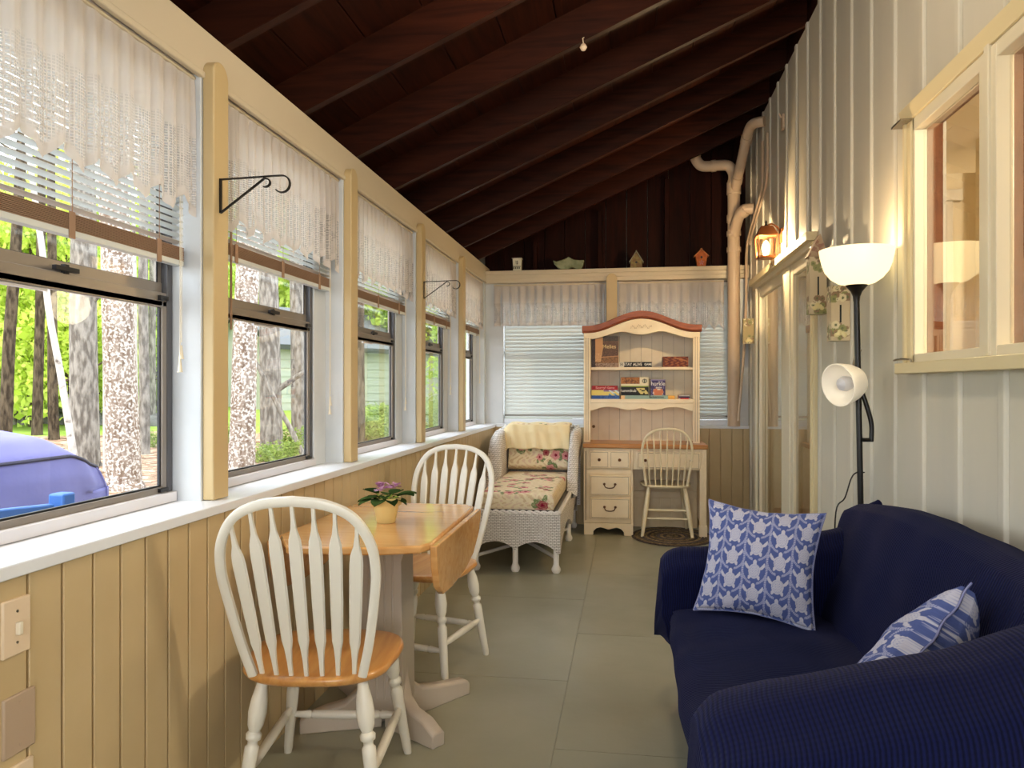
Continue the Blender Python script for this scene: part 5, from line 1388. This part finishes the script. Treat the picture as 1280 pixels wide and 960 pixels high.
t = birdhouse('birdhouse', 'orange birdhouse with a flared body at the right end of the back ledge', .642, 0, .100, .148, .050, orange, mat('tan birdhouse roof', (206, 132, 70), .6), flare=.014)
m = MB()
for k in range(5): a = 2*PI*k/5 + PI/2; m.add([(0, -.037, .032), (.016*math.cos(a-.35), -.037, .032 + .016*math.sin(a-.35)), (.026*math.cos(a), -.037, .032 + .026*math.sin(a)), (.016*math.cos(a+.35), -.037, .032 + .016*math.sin(a+.35))], [(0, 1, 2, 3)])
m.build('painted_flower', mat('mauve flower paint', (176, 120, 130), .6), t)
t = thing('painted_tin', 'small white canister with a dark sprig at the left end of the back ledge', 'canister', (-.998, YB + .02, 2.300))
m = MB().rings([[(sx*.036, sy*.030, 0) for sx, sy in ((-1,-1),(1,-1),(1,1),(-1,1))], [(sx*.040, sy*.034, .108) for sx, sy in ((-1,-1),(1,-1),(1,1),(-1,1))]]); m.build('body', mat('white canister', (226, 220, 200), .5), t, bevel=.003)
m = MB().box(-.046, .046, -.04, .04, .108, .116); m.build('rim', mat('canister rim', (216, 210, 194), .5), t, bevel=.002)
m = MB(); m.tube([(0, -.036, .05), (.004, -.037, .09)], .0025, 6)
for a, z in ((-1, .062), (1, .07), (-1, .078), (1, .058)): m.add([(0, -.0375, z), (a*.012, -.0375, z + .004), (a*.010, -.0375, z + .012)], [(0, 1, 2)])
m.box(-.036, .036, -.036, -.0345, .034, .040)
for k in range(4): m.box(-.034 + .017*k, -.024 + .017*k, -.036, -.0335, .016, .03)
m.build('painted_sprig', mat('dark sprig paint', (70, 66, 44), .6), t)
t = MB(); out = [(-.142, .086), (-.13, .05), (-.10, .016), (-.07, .0), (-.005, 0), (.01, .014), (.035, .017), (.055, .008), (.06, 0), (.115, 0), (.13, .03), (.142, .082), (.10, .082), (.05, .088), (.025, .10), (.0, .118), (-.03, .098), (-.07, .086), (-.11, .076)]
t.prism(out, 'xz', -.03, .03); o = t.build('scalloped_bowl', mat('sage glazed pottery', (150, 156, 124), .25, var=((120, 128, 96), 14, .4, .6)), None, bevel=.012, seg=3); o.location = (-.528, YB + .02, 2.300)
tag(o, 'sage green scalloped pottery planter on the back ledge', 'planter')

# unseen globe added behind the viewer as warm fill for the near end
cl = thing('fill_globe', 'added warm fill globe, unseen behind the viewer', 'added fill light', (.25, -.75, 2.45))
MB().lathe([(.0001, -.11), (.07, -.095), (.11, -.04), (.12, 0), (.10, .05), (.05, .07), (.0001, .07)], n=24).build('globe', mat('lit globe', (255, 236, 200), .5, emit=((255, 226, 178), 3)), cl, smooth=True)
MB().tube([(0, 0, .06), (0, 0, .60)], .01, 8).build('stem', M['black'], cl)
lamp('fill_globe_bulb', 'POINT', (.25, -.75, 2.28), 7, (1.0, .82, .60), .14)  # added fill light below the near globe
cl2 = copy_tree(cl); cl2.location = (.05, 2.35, 2.86); cl2['label'] = 'added warm fill globe, out of view under the rafters'  # second unseen globe, added to brighten the room from above
lamp('overhead_fill_bulb', 'POINT', (.05, 2.35, 2.70), 21, (1.0, .86, .66), .13)  # added fill light below the overhead globe
lamp('end_window_fill', 'AREA', (.05, Y0 - .12, 1.5), 22, (1.0, .94, .88), 1.5, target=(.05, 5, 1.35), size_y=1.4)  # area fill added outside the made-up end window
lamp('inner_room_light', 'POINT', (2.2, 2.2, 2.2), 95, (1.0, .90, .74), .15)
lamp('inner_room_fill_far', 'POINT', (1.7, 5.5, 1.9), 22, (1.0, .84, .62), .15)  # added behind the sliding door to spill warm fill towards the desk
# ================================================================== OUTSIDE
def gz(x, y): return -.30 + .035 * max(0, math.hypot(x, y) - 4)
fT = 940.0; cT, sT = math.cos(cam.rotation_euler.z), math.sin(cam.rotation_euler.z)
def place(px, d):
    """point on the ground at viewing depth d, in the direction of photo column px"""
    u = (px - 640) / fT; x, y = d * (u*cT - sT), d * (cT + u*sT); return x, y, gz(x, y)
# ground
def gm():
    m = mat('leaf litter', (170, 138, 112), .95, spec=.1); nt = m.node_tree; b = nt.nodes['Principled BSDF']; L = nt.links.new
    tc = nt.nodes.new('ShaderNodeTexCoord')
    v = nt.nodes.new('ShaderNodeTexVoronoi'); v.inputs['Scale'].default_value = 11; L(tc.outputs['Object'], v.inputs['Vector'])
    hs = nt.nodes.new('ShaderNodeSeparateColor'); L(v.outputs['Color'], hs.inputs[0])
    r = nt.nodes.new('ShaderNodeValToRGB'); e = r.color_ramp.elements; e[0].color = (*lin((92, 72, 56)), 1); e[1].color = (*lin((176, 154, 134)), 1); q = e.new(.5); q.color = (*lin((142, 114, 94)), 1)
    L(hs.outputs[0], r.inputs[0])
    n = nt.nodes.new('ShaderNodeTexNoise'); n.inputs['Scale'].default_value = .35; n.inputs['Detail'].default_value = 5; L(tc.outputs['Object'], n.inputs['Vector'])
    a = nt.nodes.new('ShaderNodeVertexColor'); a.layer_name = 'pattern'; se = nt.nodes.new('ShaderNodeSeparateColor'); L(a.outputs['Color'], se.inputs[0])
    ad = nt.nodes.new('ShaderNodeMath'); ad.operation = 'ADD'; L(se.outputs[0], ad.inputs[0]); L(n.outputs['Fac'], ad.inputs[1])
    rr = nt.nodes.new('ShaderNodeValToRGB'); rr.color_ramp.elements[0].position = .58; rr.color_ramp.elements[1].position = .70; L(ad.outputs[0], rr.inputs[0])
    n2 = nt.nodes.new('ShaderNodeTexNoise'); n2.inputs['Scale'].default_value = 6; L(tc.outputs['Object'], n2.inputs['Vector'])
    r2 = nt.nodes.new('ShaderNodeValToRGB'); r2.color_ramp.elements[0].color = (*lin((92, 120, 44)), 1); r2.color_ramp.elements[1].color = (*lin((146, 168, 76)), 1); L(n2.outputs['Fac'], r2.inputs[0])
    mx = nt.nodes.new('ShaderNodeMixRGB'); L(rr.outputs[0], mx.inputs[0]); L(r.outputs[0], mx.inputs[1]); L(r2.outputs[0], mx.inputs[2]); L(mx.outputs[0], b.inputs['Base Color'])
    return m
cols = []; NG = 70
def gfn(u, v): 
    x = -70 + 68.45 * u; y = -12 + 100 * v; return (x, y, gz(x, y))
for j in range(NG + 1):
    for i in range(NG + 1):
        p = gfn(i/NG, j/NG); r_ = math.hypot(p[0], p[1]); k = .5 if r_ > 18.5 else (.0 if r_ > 9 else .04); cols.append((k, k, k))
struct(MB().grid(gfn, NG, NG).build('floor', gm(), smooth='all', colors=cols))
b_ = MB().box(-3.7, -1.53, -1.5, 4.2, -.06, -.005); struct(b_.build('floor', mat('grey deck boards', (150, 142, 130), .7)))

def trunk(px, d, wpx, lean, h, m, label, bend=0, group='tree trunks in the woods', branch=0, seed=0, name='tree'):
    x, y, z = place(px, d); r0 = wpx / 2 / fT * d; rnd = random.Random(seed or int(px * 7 + d))
    t = thing(name, label, 'tree', (x, y, z - .05), group=group)
    dr = Vector((cT, sT, 0))
    pts = []; rad = []; n = 9
    for k in range(n + 1):
        q = k / n; off = dr * (lean * q * h + bend * math.sin(q * PI) + rnd.uniform(-.03, .03) * q)
        pts.append((off.x, off.y + rnd.uniform(-.02, .02), h * q)); rad.append(r0 * (1.0 - .42 * q) * (1.35 if k == 0 else 1))
    pts.insert(1, tuple((Vector(pts[0]) * .9 + Vector(pts[1]) * .1))); rad.insert(1, r0 * 1.05)
    MB().tube(smooth_pts(pts, 4), [interp(i / (len(pts) * 4 - 3), [(k / (len(rad) - 1), q) for k, q in enumerate(rad)]) for i in range((len(pts) - 1) * 4 + 1)], 16).build('trunk', m, t, smooth=True)
    for k in range(branch):
        q = rnd.uniform(.25, .8); b0 = Vector(pts[int(q * n)]); sg = rnd.choice((-1, 1)); e = b0 + dr * sg * rnd.uniform(.8, 1.8) + Vector((0, 0, rnd.uniform(.5, 1.4)))
        MB().tube([b0, b0.lerp(e, .5) + Vector((0, 0, -.1)), e], [r0*.3, r0*.2, r0*.08], 8).build('branch', m, t, smooth=True)
    return t
TR = [(155, 9.6, 40, -.03, 9, 'barklichen', 'thick lichen-speckled trunk behind the right side of the covered grill', 0, 0),
      (107, 11.5, 34, -.012, 11, 'barkgrey', 'thick grey furrowed trunk left of the speckled one', 0, 1),
      (97, 10.2, 9, -.125, 7, 'birch', 'slim white birch leaning left behind the covered grill', -.1, 0),
      (67, 15, 12, -.01, 10, 'barkdark', 'straight dark trunk next to the leaning birch', 0, 1),
      (47, 15.8, 12, .02, 10, 'barkdark', 'second straight dark trunk, left of the pair behind the grill', 0, 1),
      (4, 13, 15, .06, 9, 'barkdark', 'dark trunk cut by the left edge of the photograph', 0, 1),
      (17, 18, 6, .04, 7, 'barkgrey', 'spindly grey sapling near the left edge', .1, 1),
      (28, 18, 5, .12, 7, 'barkgrey', 'spindly forked sapling left of the two dark trunks', 0, 1),
      (133, 11, 8, -.05, 8, 'birch', 'thin pale sapling between the grey and the speckled trunk', .12, 0),
      (172, 14, 6, -.02, 8, 'birch', 'thin pale sapling right behind the speckled trunk', 0, 0),
      (180, 13, 13, 0, 10, 'barkgrey', 'slender grey trunk near the right frame of the nearest window', 0, 1),
      (189, 19, 10, .01, 10, 'barkgrey', 'farther slender trunk nearest the right frame of the nearest window', 0, 1),
      (302, 9.8, 32, .005, 9, 'barklichen', 'pale lichen-speckled trunk at the left of the second window', .06, 0),
      (340, 13, 27, -.02, 10, 'barkgrey', 'rough grey trunk between the speckled trunk and the shed', 0, 1),
      (375, 15, 20, -.02, 10, 'barkgrey', 'grey trunk standing in front of the shed wall', 0, 1),
      (387, 17, 9, .0, 9, 'barkgrey', 'narrow trunk at the right frame of the second window', 0, 0),
      (384, 12.5, 7, -.50, 2.6, 'barkgrey', 'fallen pole leaning on the rough grey trunk', 0, 0),
      (448, 14, 16, 0, 10, 'barkdark', 'mossy trunk at the left of the third window', 0, 1),
      (524, 20, 10, .0, 9, 'barkgrey', 'trunk between the third and fourth windows', 0, 1)]
for k, (px, d, wp, le, h, mk, lb, bd_, br) in enumerate(TR): trunk(px, d, wp, le, h, M[mk], lb, bd_, branch=br * 2, seed=k + 3)

def leaves(name, n, rx, rz, size, m, seed, zc):
    rnd = random.Random(seed); mb = MB()
    cl = [(rnd.uniform(-1, 1) * rx * .75, rnd.uniform(-1, 1) * rx * .75, zc + rnd.uniform(-1, 1) * rz * .8, rnd.uniform(.25, .5) * rx) for _ in range(26)]
    for _ in range(n):
        c = rnd.choice(cl); d = Vector((rnd.gauss(0, 1), rnd.gauss(0, 1), rnd.gauss(0, .7))).normalized() * rnd.random() ** .4 * c[3]
        p = Vector(c[:3]) + d; s = size * rnd.uniform(.6, 1.3)
        a = Vector((rnd.gauss(0, 1), rnd.gauss(0, 1), rnd.gauss(0, .6))).normalized(); b = a.cross(Vector((rnd.gauss(0, 1), rnd.gauss(0, 1), rnd.gauss(0, 1)))).normalized()
        mb.add([p - a*s*.6, p + b*s*.32, p + a*s*.6, p - b*s*.32], [(0, 1, 2, 3)])
    return mb
protos = []
for k, (mk, n) in enumerate((('leafbright', 5200), ('leafmid', 5200), ('leafbright', 4400))):
    t = thing('leafy_tree', 'x', 'tree', (0, 0, 0))
    leaves('f', n, 2.6, 3.4, .24, M[mk], 31 + k, 4.6).build('foliage', M[mk], t)
    rnd = random.Random(k); m = MB(); m.tube([(0, 0, -.2), (.1, .05, 2), (-.05, 0, 4.5), (.05, 0, 7)], [.10, .085, .06, .02], 8)
    for q in range(7): a = rnd.uniform(0, 6.28); z = rnd.uniform(1.5, 5.5); m.tube([(0, 0, z), (math.cos(a)*1.3, math.sin(a)*1.3, z + .9)], [.03, .01], 5)
    m.build('trunk', M['barkdark'], t); protos.append(t)
rnd = random.Random(77); used = set(); gi = 0
spots = [(-12, 17), (14, 18.5), (38, 17.5), (82, 18), (112, 19)]
for px in range(-60, 215, 32): spots.append((px + rnd.uniform(-8, 8), rnd.uniform(20, 24)))
for px in range(-40, 620, 34): spots.append((px + rnd.uniform(-8, 8), rnd.uniform(29, 37)))
spots += [(590, 24), (604, 27), (584, 29)]
for px in range(-20, 640, 44): spots.append((px + rnd.uniform(-8, 8), rnd.uniform(46, 60)))
for k, (px, d) in enumerate(spots):
    src = protos[k % 3]
    if k % 3 not in used: o = src; used.add(k % 3)
    else: o = copy_tree(src)
    x, y, z = place(px, d); o.location = (x, y, z - (1.0 if d < 28 else (.6 if d < 40 else 1.5))); o.rotation_euler = (0, 0, rnd.uniform(0, 6.28)); s_ = rnd.uniform(.85, 1.05) * (.9 if d < 28 else (1.3 if d < 40 else 2.0)); o.scale = (s_ * .72, s_ * .72, s_)
    band = 0 if d < 28 else (1 if d < 40 else 2)
    o['label'] = ('bright spring-green leafy tree standing in the near row behind the dark trunks', 'leafy green tree in the middle distance of the woods', 'tall leafy green tree closing the farthest row of the woods')[band]
    o['group'] = ('near leafy trees', 'middle leafy trees', 'farthest leafy trees')[band]
# low shrubs
sp = thing('leafy_shrub', 'x', 'shrub', (0, 0, 0)); leaves('s', 1500, .55, .35, .075, M['leafshrub'], 5, .35).build('foliage', M['leafshrub'], sp)
m = MB()
for q in range(9): a = 2*PI*q/9; m.tube([(0, 0, -.05), (math.cos(a)*.25, math.sin(a)*.25, .4)], [.01, .004], 5)
m.build('stems', M['barkdark'], sp)
SH = [(330, 12.3), (352, 12.0), (372, 13.5), (342, 14.5), (455, 15.5), (468, 16.5), (482, 17), (535, 19), (546, 21), (200, 14), (296, 15), (588, 17), (582, 15), (594, 20), (601, 18)]
for k, (px, d) in enumerate(SH):
    o = sp if k == 0 else copy_tree(sp); x, y, z = place(px, d); o.location = (x, y, z); o.rotation_euler = (0, 0, k * 1.3); s_ = (.8 + .25 * ((k * 7) % 3)) * (.55 if k < 4 or k in (9, 10) else .85); o.scale = (s_, s_, s_ * .9)
    o['label'] = 'low green shrub on the leafy ground outside the left windows'; o['group'] = 'low shrubs on the leaf litter'
# stones of the old wall
rnd = random.Random(9)
for k in range(26):
    x, y, z = place(-30 + k * 9 + rnd.uniform(-3, 3), 19 + rnd.uniform(-.6, .6)); s_ = rnd.uniform(.22, .42)
    m = MB(); vs = []
    def sf(u, v):
        a, b = u * 2 * PI, (v - .5) * PI; q = 1 + .18 * math.sin(a * 2 + k) * math.cos(b * 3 + k * 2) + .12 * math.sin(a * 3 + b * 2 + k)
        return (s_ * 1.3 * q * math.cos(a) * math.cos(b), s_ * q * math.sin(a) * math.cos(b), s_ * .65 * q * math.sin(b))
    o = m.grid(sf, 16, 10).build('field_stone', M['stone'], None, smooth='all'); o.location = (x, y, z + s_ * .25); tag(o, 'grey field stone in the low wall at the edge of the woods', 'stone', 'stones of the low wall')

# shed: gable end and long clapboard wall
x0, y0, z0 = place(343, 24.0); x1, y1, z1 = place(610, 32.0)
ax = Vector((x1 - x0, y1 - y0, 0)); LS = ax.length; ang = math.atan2(ax.y, ax.x); S = thing('shed', 'pale clapboard garden shed with a grey shingled roof among the trees', 'shed', (x0, y0, .42), ang)
m = MB()
for k in range(8): z = .28 * k; m.rings([[(0, -.03, z), (LS, -.03, z), (LS, .0, z), (0, .0, z)], [(0, -.005, z + .275), (LS, -.005, z + .275), (LS, .0, z + .275), (0, .0, z + .275)]])
m.box(0, LS, 0, .1, -.6, 2.2); m.box(0, .1, 0, 4.0, -.6, 2.2); m.box(LS - .1, LS, 0, 4, -.6, 2.2); m.prism([(0, 2.2), (4.0, 2.2), (2.0, 3.4)], 'yz', 0, .1); m.build('walls', M['shed'], S)
m = MB().prism([(-.35, 2.05), (-.35, 2.15), (2.0, 3.60), (4.35, 2.15), (4.35, 2.05), (2.0, 3.48)], 'yz', -.30, LS + .3); m.build('roof', M['shedroof'], S)
m = MB(); m.box(-.32, LS + .3, -.38, -.33, 1.98, 2.13); m.box(-.34, -.30, -.35, 0, 1.98, 2.10); m.box(-.06, .02, -.05, .05, -.4, 2.1)
m.obox((-.32, .83, 2.78), (.05, 2.72, .14), Matrix.Rotation(math.atan2(1.45, 2.35), 3, 'X')); m.build('fascia', M['sheddark'], S)

# covered grill on the deck ----------------------------------------------------------
G = thing('covered_grill', 'barbecue grill under a periwinkle blue cover outside the nearest window', 'grill', (-2.75, 2.55, -.005)); ox, oy = -2.75, 2.55
def gcov(u, v):
    """u around the outline, v from the hem to the crown"""
    a = u * 2 * PI; n_ = 5; cx = math.copysign(abs(math.cos(a)) ** (2/n_), math.cos(a)); sy = math.copysign(abs(math.sin(a)) ** (2/n_), math.sin(a))
    prof = [(0, 1.06, 0), (.25, 1.03, .35), (.55, 1.0, .72), (.68, .99, .86), (.75, .95, .93), (.80, .90, .965), (.86, .74, 1.03), (.93, .45, 1.075), (1, .02, 1.085)]
    k = interp(v, [(p[0], p[1]) for p in prof]); z = interp(v, [(p[0], p[2]) for p in prof])
    fold = .018 * math.sin(a * 9 + 2 * math.sin(v * 5)) * (1 - v) + .010 * math.sin(a * 17 + v * 9) * (1 - v)
    Lx, Ly = .34 + fold, .79 + fold
    if sy > .6 and v > .6: z -= .10 * (sy - .6) / .4 * (1 - max(0, v - .86) / .14)
    return (cx * Lx * k, sy * Ly * k, z)
MB().grid(gcov, 120, 60).build('cover', M['grillcover'], G, smooth='all')
pp_ = [Vector(gcov(u / 120, .765)) * 1.004 for u in range(121)]; MB().tube(pp_, .008, 6).build('piping', M['piping'], G, smooth=True)
pp_ = [Vector(gcov(.125, v / 30)) * 1.003 for v in range(24)]; MB().tube(pp_, .005, 6).build('piping', M['grillcover'], G, smooth=True)

# blue bench back
Bc = thing('blue_bench', 'blue bench with an arched back rail, just above the nearest window sill', 'bench', (-1.93, 1.75, -.005)); oy = 1.75
m = MB(); top = [(y, .845 + .045 * math.cos((y - 1.55) / .85 * PI / 2)) for y in [1.0 + .08*k for k in range(17)]]
poly = [(y - oy, z) for y, z in top] + [(y - oy, z - .16) for y, z in reversed(top)]
MB().prism(poly, 'yz', -.015, .015).build('back_rail', M['bluewood'], Bc, bevel=.006)
for y in (.97, 2.33): MB().box(-.03, .03, y - oy - .03, y - oy + .03, 0, .885).build('post', M['bluewood'], Bc, bevel=.008)
m = MB()
for k in range(9): m.box(-.008, .008, 1.08 + .14*k - oy, 1.15 + .14*k - oy, .42, .75)
m.build('back_slats', M['bluewood'], Bc, bevel=.003)
m = MB()
for k in range(4): m.box(-.50 + .12*k, -.40 + .12*k, 1.0 - oy, 2.3 - oy, .40, .425)
m.build('seat_slats', M['bluewood'], Bc, bevel=.003)
for y in (.99, 2.31): MB().box(-.50, -.44, y - oy - .03, y - oy + .03, 0, .40).build('front_leg', M['bluewood'], Bc, bevel=.004)
